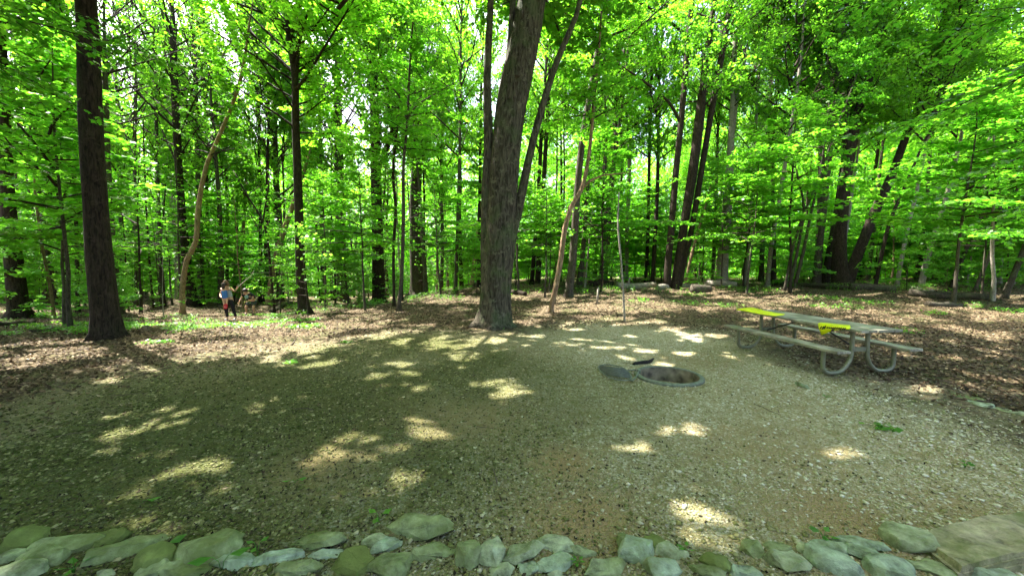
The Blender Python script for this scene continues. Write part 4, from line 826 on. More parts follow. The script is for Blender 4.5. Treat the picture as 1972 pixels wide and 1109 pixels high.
ROCKS = [
 (48, 1040, 74, 34, 0, 'moss', 'mossy rounded rock at the left edge, highest of the row there'),
 (128, 1050, 112, 26, 10, 'green', 'long flat rock behind the folded rock near the left edge'),
 (84, 1074, 82, 34, 26, 'green', 'folded pointed rock rising to the right near the bottom left corner'),
 (40, 1100, 86, 36, 18, 'pale', 'broad pale rock cut by the bottom left corner'),
 (22, 1072, 62, 18, 0, 'green', 'thin flat rock touching the left edge above the corner rock'),
 (214, 1038, 62, 24, -5, 'moss', 'half-buried mossy rock behind the thin slanting slab'),
 (250, 1058, 112, 18, 28, 'green', 'thin slanting slab pointing down left beside the half-buried rock'),
 (300, 1076, 62, 34, 0, 'moss', 'dark mossy rock under a single bright green leaf'),
 (403, 1056, 126, 52, 8, 'green', 'largest smooth green slab left of the bottom middle'),
 (294, 1100, 50, 26, 20, 'green', 'small rock at the bottom edge below the dark mossy rock'),
 (202, 1105, 44, 16, 0, 'pale', 'small pale rock at the bottom edge below the slanting slab'),
 (358, 1098, 88, 30, 5, 'green', 'low rock at the bottom edge in front of the largest smooth slab'),
 (450, 1080, 80, 28, -5, 'blue', 'pale flat rock with a two-leaved seedling in front'),
 (542, 1070, 92, 18, 20, 'blue', 'long narrow rock slanting up right of the seedling rock'),
 (572, 1094, 88, 32, 0, 'green', 'wedge rock at the bottom edge below the long narrow rock'),
 (614, 1043, 92, 38, 5, 'green', 'broad flat rock with dead leaves caught at its right end'),
 (630, 1066, 70, 18, 12, 'blue', 'narrow rock in front of the broad leaf-catching rock'),
 (684, 1082, 84, 44, -5, 'moss', 'square mossy green rock left of the smooth fan-shaped rock'),
 (722, 1040, 50, 22, 0, 'pale', 'small crumpled pale rock left of the biggest rock'),
 (805, 1012, 138, 46, -8, 'green', 'biggest rock of the row, set forward on the gravel alone'),
 (745, 1052, 64, 26, 18, 'blue', 'blue-grey wedge rock just below the biggest rock, left'),
 (754, 1086, 94, 50, 15, 'green', 'smooth fan-shaped rock below the blue-grey wedge rock'),
 (836, 1061, 88, 26, 18, 'green', 'long slanting rock right below the biggest rock'),
 (902, 1070, 52, 50, 10, 'green', 'steep triangular rock left of the blocky white-faced rock', .9),
 (947, 1070, 50, 44, -5, 'pale', 'blocky rock with white face and mossy left side', .95),
 (1004, 1062, 84, 42, 20, 'pale', 'pale slab tilting up right of the blocky white-faced rock'),
 (1067, 1047, 82, 30, -10, 'pale', 'rounded pale rock behind the tilting pale slab'),
 (1072, 1080, 88, 38, 25, 'blue', 'curved blue-grey rock over a nest of dry roots'),
 (1018, 1092, 52, 32, 0, 'blue', 'small triangular rock wedged between tilting slab and curved rock'),
 (965, 1102, 54, 24, 0, 'pale', 'flat pale rock at the bottom edge under the blocky rock'),
 (1076, 1107, 34, 10, 0, 'pale', 'tiny pale rock at the bottom edge under the dry roots'),
 (1120, 1062, 52, 18, -5, 'green', 'low green rock right of the rounded pale rock'),
 (1200, 1046, 30, 22, 0, 'green', 'small pointed rock behind the white-topped rock', .8),
 (1228, 1062, 76, 44, 12, 'blue', 'white-topped blue-grey rock with dark pits, right of middle'),
 (1172, 1088, 92, 34, 22, 'green', 'long green rock leaning against the white-topped rock'),
 (1154, 1105, 60, 14, 0, 'green', 'flat rock at the bottom edge below the long green rock'),
 (1263, 1047, 48, 28, -20, 'moss', 'dark mossy rock behind and right of the white-topped rock'),
 (1293, 1065, 62, 28, -15, 'pale', 'pale rock with an ochre edge right of the white-topped rock'),
 (1280, 1096, 86, 32, 0, 'blue', 'wide blue-grey rock at the bottom edge below the ochre-edged rock'),
 (1360, 1098, 62, 24, -15, 'green', 'grey-green rock at the bottom edge left of the yellow-green rock'),
 (1382, 1084, 54, 30, -12, 'moss', 'yellow-green lichened rock in a patch of gravel, right side'),
 (1432, 1101, 64, 24, -10, 'blue', 'low bluish rock at the bottom edge right of the yellow-green rock'),
 (1447, 1058, 46, 26, 0, 'green', 'rounded rock beside the sunlit gravel, left of two joined rocks'),
 (1497, 1053, 56, 24, -15, 'green', 'arched rock joined to the rounded rock beside sunlit gravel'),
 (1518, 1080, 80, 40, 5, 'pale', 'two-toned rock with a sunlit tan lower edge'),
 (1552, 1058, 38, 22, 15, 'pale', 'small pinkish sunlit rock behind the two-toned rock'),
 (1604, 1082, 92, 44, -15, 'blue', 'blue-green rock with a bright white spot on top'),
 (1600, 1056, 72, 26, -10, 'blue', 'dark flat rock behind the white-spotted rock, grass tuft on it'),
 (1656, 1046, 92, 22, -10, 'blue', 'flat slate-like rock left of the peaked rock'),
 (1662, 1068, 60, 28, -45, 'blue', 'slanting blue-green rock in front of the flat slate-like rock'),
 (1708, 1092, 84, 40, -12, 'blue', 'smooth pale green rock at the bottom edge below the peaked rock'),
 (1746, 1040, 82, 46, -10, 'pale', 'peaked rock standing up left of the big layered slab', .5),
 (1804, 1096, 100, 30, -8, 'green', 'low flat green rock at the bottom edge before the layered slab'),
 (1880, 1098, 118, 30, -14, 'blue', 'long blue-grey rock in the bottom right corner'),
 (1640, 1105, 42, 12, 0, 'blue', 'tiny blue-green rock at the bottom edge under the white-spotted rock'),
]
for i, q in enumerate(ROCKS):
    rock(i, *q[:7], tall=(q[7] if len(q) > 7 else .52))
rock(80, 1856, 763, 40, 16, 0, 'green', 'flat round stone in dead leaves right of the picnic table', .15, group='flat stones right of the picnic table')
rock(81, 1886, 777, 34, 11, 0, 'blue', 'paler flat stone touching the round one, right of the table', .15, group='flat stones right of the picnic table')
rock(82, 1950, 792, 28, 12, 0, 'pale', 'oval flat stone by the right edge, apart from its two neighbours', .15, group='flat stones right of the picnic table')
rock(83, 1543, 742, 14, 10, 0, 'blue', 'fist-sized grey stone on the gravel left of the table foot', .6, 'stone', 'loose stones on the gravel')
rock(84, 1349, 961, 16, 12, 0, 'pale', 'fist-sized pale stone above the sunlit gravel patch', .6, 'stone', 'loose stones on the gravel')
# layered slab
def slab():
    c = [at_z(1764, 1028, .07), at_z(1890, 992, .11), at_z(2060, 972, .12), at_z(2060, 1050, .13), at_z(1960, 1062, .12), at_z(1850, 1090, .09)]
    o0 = sum(c, Vector()) / 6; bm = bmesh.new(); 
    for zz, sc_, dx in [(-.02, 1.02, 0), (-.06, 1.0, .01), (-.065, 1.05, 0), (-.11, 1.03, -.01), (-.2, 1.06, 0)]: pass
    rngs = random.Random(3); lay = [(0, .97), (-.035, .99), (-.037, 1.03), (-.075, 1.015), (-.077, 1.06), (-.2, 1.05)]; rows = []
    n_ = 60
    def outline(t):
        t = t * 6; k = int(t) % 6; f = t - int(t); return c[k].lerp(c[(k + 1) % 6], f) - o0
    for zz, s_ in lay:
        row = []
        for j in range(n_):
            p = outline(j / n_); q = s_ + .035 * mnoise.noise(Vector((j * .35, zz * 40, 2))); row.append(bm.verts.new((p.x * q, p.y * q, p.z + zz + (.02 * mnoise.noise(p * 4) if zz == 0 else 0))))
        rows.append(row)
    for a, b_ in zip(rows[:-1], rows[1:]):
        for j in range(n_): bm.faces.new((a[j], b_[j], b_[(j + 1) % n_], a[(j + 1) % n_]))
    bm.faces.new(rows[0]); bmesh.ops.triangulate(bm, faces=[f for f in bm.faces if len(f.verts) > 4])
    bmesh.ops.subdivide_edges(bm, edges=[e for e in bm.edges if e.calc_length() > .09], cuts=2, use_grid_fill=True); bmesh.ops.recalc_face_normals(bm, faces=bm.faces[:])
    for v in bm.verts: v.co.z += .018 * mnoise.noise(Vector((v.co.x * 3 + v.co.y * 5, v.co.y * 9 - v.co.x * 4, 0))) + .006 * mnoise.noise(v.co * 30)
    me = bpy.data.meshes.new('slab'); bm.to_mesh(me); bm.free()
    o = obj('stone_slab', me, M['rock_slab'], None, o0); tag(o, 'big layered tan stone slab lying in the bottom right corner', 'rock')
M['rock_slab'] = stone_mat('layered_sandstone', (.36, .31, .19), .35)
slab()

# ------------------------------------------------------------------ seedlings in the foreground
def seedling(px, py, n_, s, h, label, seed):
    rng = np.random.RandomState(seed); c = on_ground(px, py); root = empty('seedling', c); tag(root, label, 'seedling', 'seedlings among the rocks and gravel'); mb = MB(); C = []; Ax = []
    for k in range(n_):
        a = 6.28 * k / n_ + rng.rand(); e = np.array([math.cos(a) * s * .35, math.sin(a) * s * .35, h * rng.uniform(.7, 1.0)]); mb.tube([(0, 0, -.02), tuple(e * [.3, .3, .6]), tuple(e)], [.0025, .002, .0015], 4); C.append(e + np.array([math.cos(a), math.sin(a), .15]) * s * .5); Ax.append((math.cos(a), math.sin(a), .15))
    obj('stem', mb.mesh('stem'), M['leaf_low'], root)
    V, Fc = leaves_np(np.array(C), np.array(Ax), np.array([0, 0, 1.]) + rng.randn(n_, 3) * .2, np.full(n_, s), np.full(n_, s * .65), rng, 'maple' if s > .05 and seed % 2 else 'quad')
    me = newmesh('leaf', V, faces=[tuple(f) for f in Fc]); fattr(me, 'rnd', rng.rand(n_)); obj('leaves', me, M['leaf_low'], root)
for q in [(427, 1100, 2, .11, .12, 'two-leaved seedling in front of the pale flat rock', 2), (496, 1072, 3, .05, .10, 'small sprig behind the pale flat rock', 4), (312, 1064, 1, .09, .05, 'single bright leaf standing over the dark mossy rock', 6), (142, 1100, 4, .07, .04, 'seedling in the gap right of the bottom left corner rock', 8), (730, 1005, 3, .07, .07, 'dark green seedling left of the biggest rock', 10),
          (1858, 902, 9, .045, .05, 'green tuft alone on the gravel below the flat stones', 12), (1592, 766, 7, .04, .03, 'low weed on the gravel just below the picnic table', 14), (272, 968, 1, .10, .02, 'fallen yellow-green leaf lying on dark gravel, lower left', 16), (1112, 1092, 6, .035, .04, 'small clover-like plant beside the dry roots', 18), (1586, 1040, 5, .06, .05, 'grassy tuft on the dark flat rock', 20), (568, 930, 2, .07, .03, 'small light green leaf pair on the gravel, left half', 22), (1320, 1066, 4, .04, .04, 'tiny green weed right of the ochre-edged rock', 24)]:
    seedling(*q)
# ------------------------------------------------------------------ picnic table
def wood_mat(name, c1, c2):
    m, n, l = mat(name); tc = n.new('ShaderNodeTexCoord'); mp = n.new('ShaderNodeMapping'); mp.inputs['Scale'].default_value = (38, 2.2, 38); l.new(tc.outputs['Object'], mp.inputs[0])
    nz = n.new('ShaderNodeTexNoise'); nz.inputs['Scale'].default_value = 1; nz.inputs['Detail'].default_value = 7; nz.inputs['Roughness'].default_value = .65; l.new(mp.outputs[0], nz.inputs['Vector'])
    n2 = n.new('ShaderNodeTexNoise'); n2.inputs['Scale'].default_value = 3.5; n2.inputs['Detail'].default_value = 4; l.new(tc.outputs['Object'], n2.inputs['Vector'])
    r = ramp(n, [(.32, c1), (.62, c2)]); l.new(nz.outputs[0], r.inputs[0]); r2 = ramp(n, [(.38, (.5, .5, .48)), (.62, (1.1, 1.1, 1.08))]); l.new(n2.outputs[0], r2.inputs[0])
    mx = n.new('ShaderNodeMixRGB'); mx.blend_type = 'MULTIPLY'; mx.inputs[0].default_value = 1; l.new(r.outputs[0], mx.inputs[1]); l.new(r2.outputs[0], mx.inputs[2])
    p = n.new('ShaderNodeBsdfPrincipled'); p.inputs['Roughness'].default_value = .6; p.inputs['Specular IOR Level'].default_value = .4; l.new(mx.outputs[0], p.inputs['Base Color'])
    b = n.new('ShaderNodeBump'); b.inputs['Strength'].default_value = .4; b.inputs['Distance'].default_value = .004; l.new(nz.outputs[0], b.inputs['Height']); l.new(b.outputs[0], p.inputs['Normal'])
    o = n.new('ShaderNodeOutputMaterial'); l.new(p.outputs[0], o.inputs[0]); return m
M['plank'] = wood_mat('weathered_plank', (.19, .17, .115), (.47, .44, .34))
M['galv'] = plain('galvanised_pipe', (.20, .205, .13), .5, .35, .5, .22, 14, .1)
M['iron'] = plain('dark_iron', (.05, .05, .05), .6, .5, .4, .3, 30, .2)
c4 = [at_z(1676, 642, .76), at_z(1733, 636.6, .76), at_z(1438, 598, .76), at_z(1471, 596, .76)]
TC = sum(c4, Vector()) / 4; TL, TW = 2.46, .74
TYAW = math.atan2(.985, -.13) - math.pi / 2
tb = empty('picnic_table', (TC.x, TC.y, gz(TC.x, TC.y)), TYAW); tag(tb, 'weathered grey plank picnic table on bent metal pipe legs beside the fire ring', 'picnic table')
mb = MB()
for k in range(5): mb.box((-.30 + k * .151, 0, .745), (.138, TL + random.Random(k).uniform(-.01, .01), .038))
mb.box((0, -.92, .712), (.66, .06, .028)); mb.box((0, .92, .712), (.66, .06, .028)); mb.box((0, 0, .712), (.66, .06, .028))
obj('tabletop', bevel_mesh(mb.mesh('tabletop', False), .004), M['plank'], tb)
for s_ in (-1, 1):
    mb = MB(); mb.box((s_ * .645, 0, .435), (.235, TL, .04)); obj('seat', bevel_mesh(mb.mesh('seat', False), .005), M['plank'], tb)
    for e in (-1, 1):
        mb = MB(); y_ = e * .92
        P = [(s_ * .655, .415), (s_ * .655, .16), (s_ * .64, .09), (s_ * .59, .045), (s_ * .54, .03), (s_ * .42, .03), (s_ * .32, .055), (s_ * .23, .13), (s_ * .165, .24), (s_ * .145, .36), (s_ * .14, .695)]
        SPh, SR = smooth_path([Vector((a, y_, z)) for a, z in P], [.031] * len(P), .03); mb.tube(SPh, SR, 14); obj('leg', mb.mesh('leg'), M['galv'], tb)
for e in (-1, 1):
    mb = MB(); mb.box((0, e * .92, .40), (.23, .022, .07)); obj('crossbar', bevel_mesh(mb.mesh('crossbar', False), .003), M['galv'], tb)
    mb = MB(); mb.tube([(0, e * .905, .385), (0, e * .16, .695)], .014, 8); obj('brace', mb.mesh('brace'), M['iron'], tb)
# yellow tape pieces lying on the table
M['tape'] = plain('yellow_plastic', (.80, .84, .005), .45, 0, .4, .05, 10, 0)
M['ink'] = plain('black_print', (.02, .02, .02), .5, 0, .3, .1, 10, 0)
def inv(p): return tb.matrix_world.inverted() @ p
bpy.context.view_layer.update()
MT = Matrix.Translation(tb.location) @ Matrix.Rotation(TYAW, 4, 'Z')
def top_pt(px, py, dz=0.0): return at_z(px, py, tb.location.z + .7665 + dz)
def edge_hang(px, py):
    """on the vertical plane just outside the left edge of the top"""
    d = MT.to_3x3().transposed() @ ray(px, py); o_ = MT.inverted() @ Vector((0, 0, CAMH)); t = (-.385 - o_.x) / d.x; return MT @ (o_ + d * t)
def sheet(name, rows, mt, label=None, cat=None, th=.0012):
    V = [p for r_ in rows for p in r_]; w_ = len(rows[0]); Fc = [(i * w_ + j, i * w_ + j + 1, (i + 1) * w_ + j + 1, (i + 1) * w_ + j) for i in range(len(rows) - 1) for j in range(w_ - 1)]
    o0 = sum(V, Vector()) / len(V); me = bpy.data.meshes.new(name); me.from_pydata([tuple(v - o0) for v in V], [], Fc); me.polygons.foreach_set('use_smooth', np.ones(len(Fc), bool)); me.update()
    o = obj(name, me, mt, None, o0); sm = o.modifiers.new('s', 'SOLIDIFY'); sm.thickness = th; return o
def row(a, b_, n_=9, sag=0, lift=0): return [a.lerp(b_, i / (n_ - 1)) + Vector((0, 0, -sag * math.sin(math.pi * i / (n_ - 1)) + lift * math.sin(7 * i / (n_ - 1)))) for i in range(n_)]
e0, e1 = edge_hang(1575, 622.5), edge_hang(1636, 635.5)
t0, t1 = top_pt(1580, 620.8, .004), top_pt(1637, 626, .004)
h0, h1 = edge_hang(1582, 645.5), edge_hang(1637, 634.5)
up0, up1 = e0 + Vector((0, 0, .004)), e1 + Vector((0, 0, .004))
up0.z = up1.z = tb.location.z + .769
mid = [up0.lerp(h0, .5) + Vector((-.01, 0, 0)), up1.lerp(h1, .5) + Vector((-.01, 0, 0))]
o1 = sheet('warning_tape', [row(t0, t1, 11, 0, .002), row(up0 + Vector((.02, 0, .003)), up1 + Vector((.02, 0, .003)), 11, 0, .002), row(up0, up1, 11, 0, 0), row(mid[0], mid[1], 11, -.01), row(h0, h1, 11, -.035)], M['tape'])
tag(o1, 'yellow tape triangle with black print hanging over the near table edge', 'tape')
# black slanted print on that tape
rgp = random.Random(5); mb = MB()
cols = [(.07, .32, .022), (.13, .36, .03), (.20, .30, .03)] + [(.30 + .062 * k, .30 + .02 * math.sin(k), .016) for k in range(10)] + [(.42, .62, .02), (.47, .60, .02)]
for (u_, v_, s_) in cols:
    a = up0.lerp(up1, u_); b_ = mid[0].lerp(mid[1], u_).lerp(h0.lerp(h1, u_), .0); hh = (h0.lerp(h1, u_) - a); p = a + hh * min(v_, .8)
    if hh.length < .03: p = a + hh * .4
    ex = (up1 - up0).normalized(); ez = Vector((0, 0, 1)); nrm = ex.cross(ez).normalized()
    if nrm.dot(Vector((0, 0, CAMH)) - p) < 0: nrm = -nrm
    p = p + nrm * .014; L_ = s_ * 1.7; q = [p - ex * .011 - ez * L_ * .6, p + ex * .011 - ez * L_ * .6, p + ex * (.024 + L_ * .3) + ez * L_ * .6, p + ex * (.004 + L_ * .3) + ez * L_ * .6]
    n0 = mb.n; mb.add([v - o1.location for v in q], [(0, 1, 2, 3)])
obj('print', mb.mesh('print', False), M['ink'], o1)
f0 = top_pt(1418, 596, .012); 
rowsA = [row(top_pt(1420, 594.6, .03), top_pt(1512, 605.6, .004), 12, 0, .002)]
back = [top_pt(1420, 594.6, .03), top_pt(1432, 593.0, .05), top_pt(1446, 591.5, .05), top_pt(1458, 594, .02), top_pt(1470, 597.4, .006), top_pt(1480, 599.5, .004), top_pt(1492, 602, .004), top_pt(1512, 604.6, .004)]
midr = [top_pt(1418, 596, .02), top_pt(1430, 597, .03), top_pt(1440, 598.6, .012), top_pt(1452, 600.0, .012), top_pt(1462, 601.5, .008), top_pt(1474, 603, .006), top_pt(1490, 605, .004), top_pt(1510, 606, .004)]
fr = [top_pt(1419, 597.4, .01), top_pt(1429, 598.6, .01), top_pt(1440, 600, .006), top_pt(1452, 602.6, .006), top_pt(1464, 604.6, .006), top_pt(1478, 606.8, .004), top_pt(1492, 608.4, .004), top_pt(1508, 607.0, .004)]
o2 = sheet('warning_tape', [back, midr, fr], M['tape']); tag(o2, 'crumpled yellow tape lying across the far end of the table', 'tape')

# ------------------------------------------------------------------ fire ring with grate
M['rust'] = plain('fire_ring_steel', (.15, .165, .12), .62, .3, .4, .35, 16, .3)
M['bars'] = plain('sooty_bars', (.10, .11, .08), .6, .3, .4, .3, 20, .2)
M['pan'] = plain('burnt_ring_wall', (.20, .165, .11), .8, .1, .3, .85, 5, .3)
fr_ = empty('fire_ring', RING_C); tag(fr_, 'round steel campfire ring sunk in the gravel with a hinged cooking grate', 'fire ring')
def lathe(prof, n_=64):
    V = []; Fc = []; m_ = len(prof)
    for k in range(n_):
        a = 2 * math.pi * k / n_
        for r_, z in prof: V.append((r_ * math.cos(a), r_ * math.sin(a), z))
    for k in range(n_):
        k2 = (k + 1) % n_
        for j in range(m_ - 1): Fc.append((k * m_ + j, k2 * m_ + j, k2 * m_ + j + 1, k * m_ + j + 1))
    me = bpy.data.meshes.new('lathe'); me.from_pydata(V, [], Fc); me.polygons.foreach_set('use_smooth', np.ones(len(Fc), bool)); me.update(); 
    try: me.set_sharp_from_angle(angle=R(40))
    except Exception: pass
    return me
obj('rim', lathe([(.445, .020), (.447, .034), (.455, .040), (.505, .036), (.518, .026), (.520, .012), (.517, -.03)]), M['rust'], fr_)
obj('ring_wall', lathe([(.446, .030), (.444, -.26), (.450, -.26), (.452, .02)]), M['pan'], fr_)
zg = RING_C.z + .045
OUT = [(1152, 707), (1156, 703.5), (1166, 702), (1180, 703), (1194, 706), (1205, 711), (1213, 719), (1216, 727), (1209, 731.5), (1192, 731.5), (1176, 727.5), (1163, 720), (1155, 713)]
outl = [at_z(a, b_, zg) - RING_C for a, b_ in OUT]
lp, lr = smooth_path(outl + [outl[0]], [.011] * (len(outl) + 1), .04)
mb = MB(); mb.tube(lp, lr, 8, False)
gx0, gx1 = min(v.x for v in lp), max(v.x for v in lp); poly = [(v.x, v.y) for v in lp]
# bars run roughly across the picture; clip each to the outline
dirv = (at_z(1200, 716, zg) - at_z(1170, 712, zg)); dirv.z = 0; dirv.normalize(); nv = Vector((-dirv.y, dirv.x, 0)); cen = sum(outl, Vector()) / len(outl)
mbb = MB()
for k in range(-7, 8):
    o_ = cen + nv * k * .034; hits = []
    for i in range(len(poly) - 1):
        a = Vector((poly[i][0], poly[i][1], 0)); b_ = Vector((poly[i + 1][0], poly[i + 1][1], 0)); e = b_ - a; den = dirv.x * e.y - dirv.y * e.x
        if abs(den) < 1e-9: continue
        ao = a - Vector((o_.x, o_.y, 0)); t = (ao.x * e.y - ao.y * e.x) / den; u_ = (ao.x * dirv.y - ao.y * dirv.x) / den
        if 0 <= u_ < 1: hits.append(t)
    if len(hits) >= 2: mbb.tube([o_ + dirv * min(hits), o_ + dirv * max(hits)], .0075, 6)
g_ = obj('grate', mb.mesh('grate'), M['rust'], fr_); obj('bars', mbb.mesh('bars'), M['bars'], g_)
mb = MB()
A_ = [at_z(*q, zg) - RING_C for q in [(1206, 713), (1216, 712.5), (1229, 712)]]; B_ = [at_z(*q, zg) - RING_C for q in [(1210, 731.5), (1218, 732), (1224, 726), (1229, 716)]]
mb.tube(smooth_path(A_, [.014] * 3, .03)[0], .014, 8); mb.tube(smooth_path(B_, [.014] * 4, .03)[0], .014, 8)
mb.box(tuple((A_[2] + B_[3]) / 2), (.05, .12, .05)); obj('hinge', mb.mesh('hinge'), M['rust'], fr_)
M['char'] = plain('charred_wood', (.012, .011, .010), .85, 0, .3, .5, 25, .8)
def charlog(px0, py0, px1, py1, r, label, knob=True, zoff=.0, name='charred_log'):
    a = on_ground(px0, py0); b_ = on_ground(px1, py1); c = (a + b_) / 2; mb = MB(); P = []; Rr = []
    for i in range(9):
        t = i / 8; P.append(a.lerp(b_, t) - c + Vector((0, .02 * math.sin(t * 5), r * .8 + zoff + (.05 * max(0, t - .8) * 5 if knob else 0)))); Rr.append(r * (.75 + .35 * math.sin(t * 6 + 1) ** 2) * (.5 if i in (0, 8) else 1))
    mb.tube(P, Rr, 9, True, 0, lambda i, a_, p: 1 + .25 * mnoise.noise(p * 22)); o = obj(name, mb.mesh(name), M['char'], None, c); tag(o, label, 'log')
charlog(1219, 704, 1258, 698, .033, 'charred black log stub on the gravel behind the fire ring')
mb = MB(); rc = random.Random(2)
for k in range(46):
    a = rc.uniform(0, 6.28); q = .38 * rc.random() ** .5; s_ = rc.uniform(.015, .045); x, y = q * math.cos(a), -.12 + q * math.sin(a) * .7
    mb.tube([(x, y, -.2 + s_ * .4), (x + rc.uniform(-1, 1) * s_ * 2, y + rc.uniform(-1, 1) * s_, -.19 + s_ * .5)], [s_ * .5, s_ * .35], 5)
tag(obj('charcoal', mb.mesh('charcoal', False), M['char'], None, RING_C), 'black charcoal bits lying inside the fire ring', 'charcoal', kind='stuff')

# ------------------------------------------------------------------ logs, stump, stakes
def flog(px0, py0, px1, py1, rpx, mt, label, D0=None, name='fallen_log', stub=False):
    a = on_ground(px0, py0); b_ = on_ground(px1, py1); c = (a + b_) / 2; c.z = gz(c.x, c.y); r = 1.35 * rpx * (c.y) / F; mb = MB(); P = []; Rr = []; n_ = 10; sd_ = px0 * .01
    for i in range(n_ + 1):
        t = i / n_; p = a.lerp(b_, t); p.z = gz(p.x, p.y) + r * .65; P.append(p - c + Vector((0, .12 * math.sin(t * 4 + px0), 0))); Rr.append(r * (1.05 - .3 * t))
    mb.tube(P, Rr, 12, True, 0, lambda i, a_, p: 1 + .12 * mnoise.noise(Vector((p.x * 2 + sd_, math.cos(a_) * 2, math.sin(a_) * 2))))
    if stub: mb.tube([P[3], P[3] + Vector((.1, -.1, r * 2.6))], [r * .35, r * .2], 6)
    o = obj(name, mb.mesh(name), M[mt], None, c); tag(o, label, 'log'); return o
flog(1134, 552, 1180, 551, 5, 'bark_dark', 'short dark log right beside the stump')
flog(1188, 554, 1262, 552, 5, 'bark_pale', 'pale weathered log right of the upright dead pole', stub=True)
flog(1268, 557, 1330, 553, 4, 'bark_pale', 'pale log half behind the triple-stemmed tree')
flog(1330, 563, 1370, 563, 7, 'bark_grey', 'short mossy log chunk right of the triple-stemmed tree')
flog(1360, 551, 1420, 553, 5, 'bark_pale', 'pale log behind the short mossy chunk')
flog(1494, 549, 1642, 559, 4.5, 'bark_grey', 'long mossy log passing in front of the V-shaped tree')
flog(1632, 559, 1728, 563, 6, 'bark_grey', 'thick grey log right of the V-shaped tree, knobbly end')
flog(1745, 568, 1908, 578, 6, 'bark_grey', 'long green-tinged log on the right, under the leaning trunks')
flog(1782, 589, 1856, 592, 4, 'bark_grey', 'low grey log nearer the table than the long right-hand log')
flog(1752, 554, 1796, 562, 2.5, 'bark_pale', 'thin white branch lying behind the long right-hand log', stub=True)
flog(-20, 632, 62, 621, 5, 'bark_dark', 'dark log at the left edge below the wide dark trunk')
flog(272, 640, 312, 634, 5, 'bark_warm', 'reddish-brown short log right of the thick dark left trunk')
flog(525, 602, 560, 585, 3, 'bark_grey', 'grey log sloping up behind the straight forked tree')
flog(612, 558, 640, 556, 3, 'bark_pale', 'bit of pale log left of the grey trunk')
flog(985, 566, 1012, 570, 4, 'bark_dark', 'black rotten log chunk right behind the central oak')
flog(60, 640, 150, 632, 2.5, 'bark_grey', 'slim branch lying left of the thick dark trunk')
def stump():
    D = 25; v, t = at(1123, 540, D); base = Vector((v.x, D, gz(v.x, D))); mb = MB(); r = 8 * t / F; P = [Vector((0, 0, -.05)), Vector((0, 0, .2)), Vector((.02, 0, .6)), Vector((0, 0, .95))]
    mb.tube(P, [r * 1.35, r, r * .95, r * .8], 14, True, 0, lambda i, a, p: 1 + .12 * math.sin(a * 5)); mb.tube([Vector((.08, 0, .85)), Vector((.1, 0, 1.25))], [r * .45, r * .1], 6)
    o = obj('stump', mb.mesh('stump'), M['bark_warm'], None, base); tag(o, 'jagged reddish-brown stump behind the thin bending tree', 'stump')
stump()
def stake(px, py, pts, label, mt='bark_pale', name='dead_pole'):
    g = on_ground(px, py); P = []; Rr = []
    for a, b_, w_ in pts: v, t = at(a, b_, g.y); P.append(v - g); Rr.append(w_ / 2 * t / F)
    P[0].z = -.05; mb = MB(); mb.tube(*smooth_path(P, Rr, .2), 7); o = obj(name, mb.mesh(name), M[mt], None, g); tag(o, label, 'pole')
stake(1203, 620, [(1203, 620, 4.5), (1201, 580, 4), (1198, 530, 4), (1194, 480, 3.5), (1190, 430, 3), (1192, 370, 2.5)], 'thin pale dead pole standing upright at the edge of the gravel')
stake(1149, 585, [(1149, 585, 4), (1151, 570, 4), (1152, 553, 3)], 'short pale stake left of the thin upright pole', name='stake')

# ------------------------------------------------------------------ people
def skin_mesh(name, J, E, Rd, root=0, sub=2):
    me = bpy.data.meshes.new(name); me.from_pydata(J, E, []); o = bpy.data.objects.new(name, me); COL.objects.link(o)
    md = o.modifiers.new('k', 'SKIN'); md.use_smooth_shade = True
    for i, v in enumerate(me.skin_vertices[0].data):
        r_ = Rd[i]; v.radius = (r_, r_) if not hasattr(r_, '__len__') else r_
        v.use_root = (i == root)
    s_ = o.modifiers.new('s', 'SUBSURF'); s_.levels = sub; s_.render_levels = sub
    dg = bpy.context.evaluated_depsgraph_get(); dg.update(); out = bpy.data.meshes.new_from_object(o.evaluated_get(dg)); bpy.data.objects.remove(o); out.name = name
    return out
M['skin'] = plain('skin', (.55, .30, .19), .55, 0, .4, .05, 8, 0)
def cloth(n_, c): return plain(n_, c, .9, 0, .1, .18, 30, .1)
M['black_cloth'] = cloth('black_cloth', (.02, .018, .022)); M['grey_cloth'] = cloth('light_grey_cloth', (.34, .36, .34)); M['blue_cloth'] = cloth('blue_cloth', (.06, .16, .42)); M['red_boot'] = plain('red_boot', (.55, .03, .05), .5, 0, .4, .1, 10, 0)
M['dark_short'] = cloth('dark_grey_cloth', (.05, .06, .055)); M['hair_dark'] = plain('dark_hair', (.03, .018, .012), .6, 0, .4, .3, 40, .3); M['hair_brown'] = plain('brown_hair', (.16, .085, .04), .6, 0, .4, .3, 40, .3); M['shoe'] = plain('grey_shoe', (.42, .43, .44), .6, 0, .3, .2, 20, 0)
M['green_print'] = plain('pale_print', (.20, .30, .24), .8, 0, .2, .2, 20, 0)
def head_extra(J, E, Rd, hi, hc, s, face):
    """ears, nose, chin grown from head vertex hi"""
    f = Vector(face).normalized(); sd_ = Vector((-f.y, f.x, 0)).normalized(); hc = Vector(hc)
    for off, r_ in [(f * .105 * s + Vector((0, 0, -.015 * s)), .014 * s), (sd_ * .078 * s, .014 * s), (-sd_ * .078 * s, .014 * s)]:
        J.append(tuple(hc + off)); Rd.append(r_); E.append((hi, len(J) - 1))
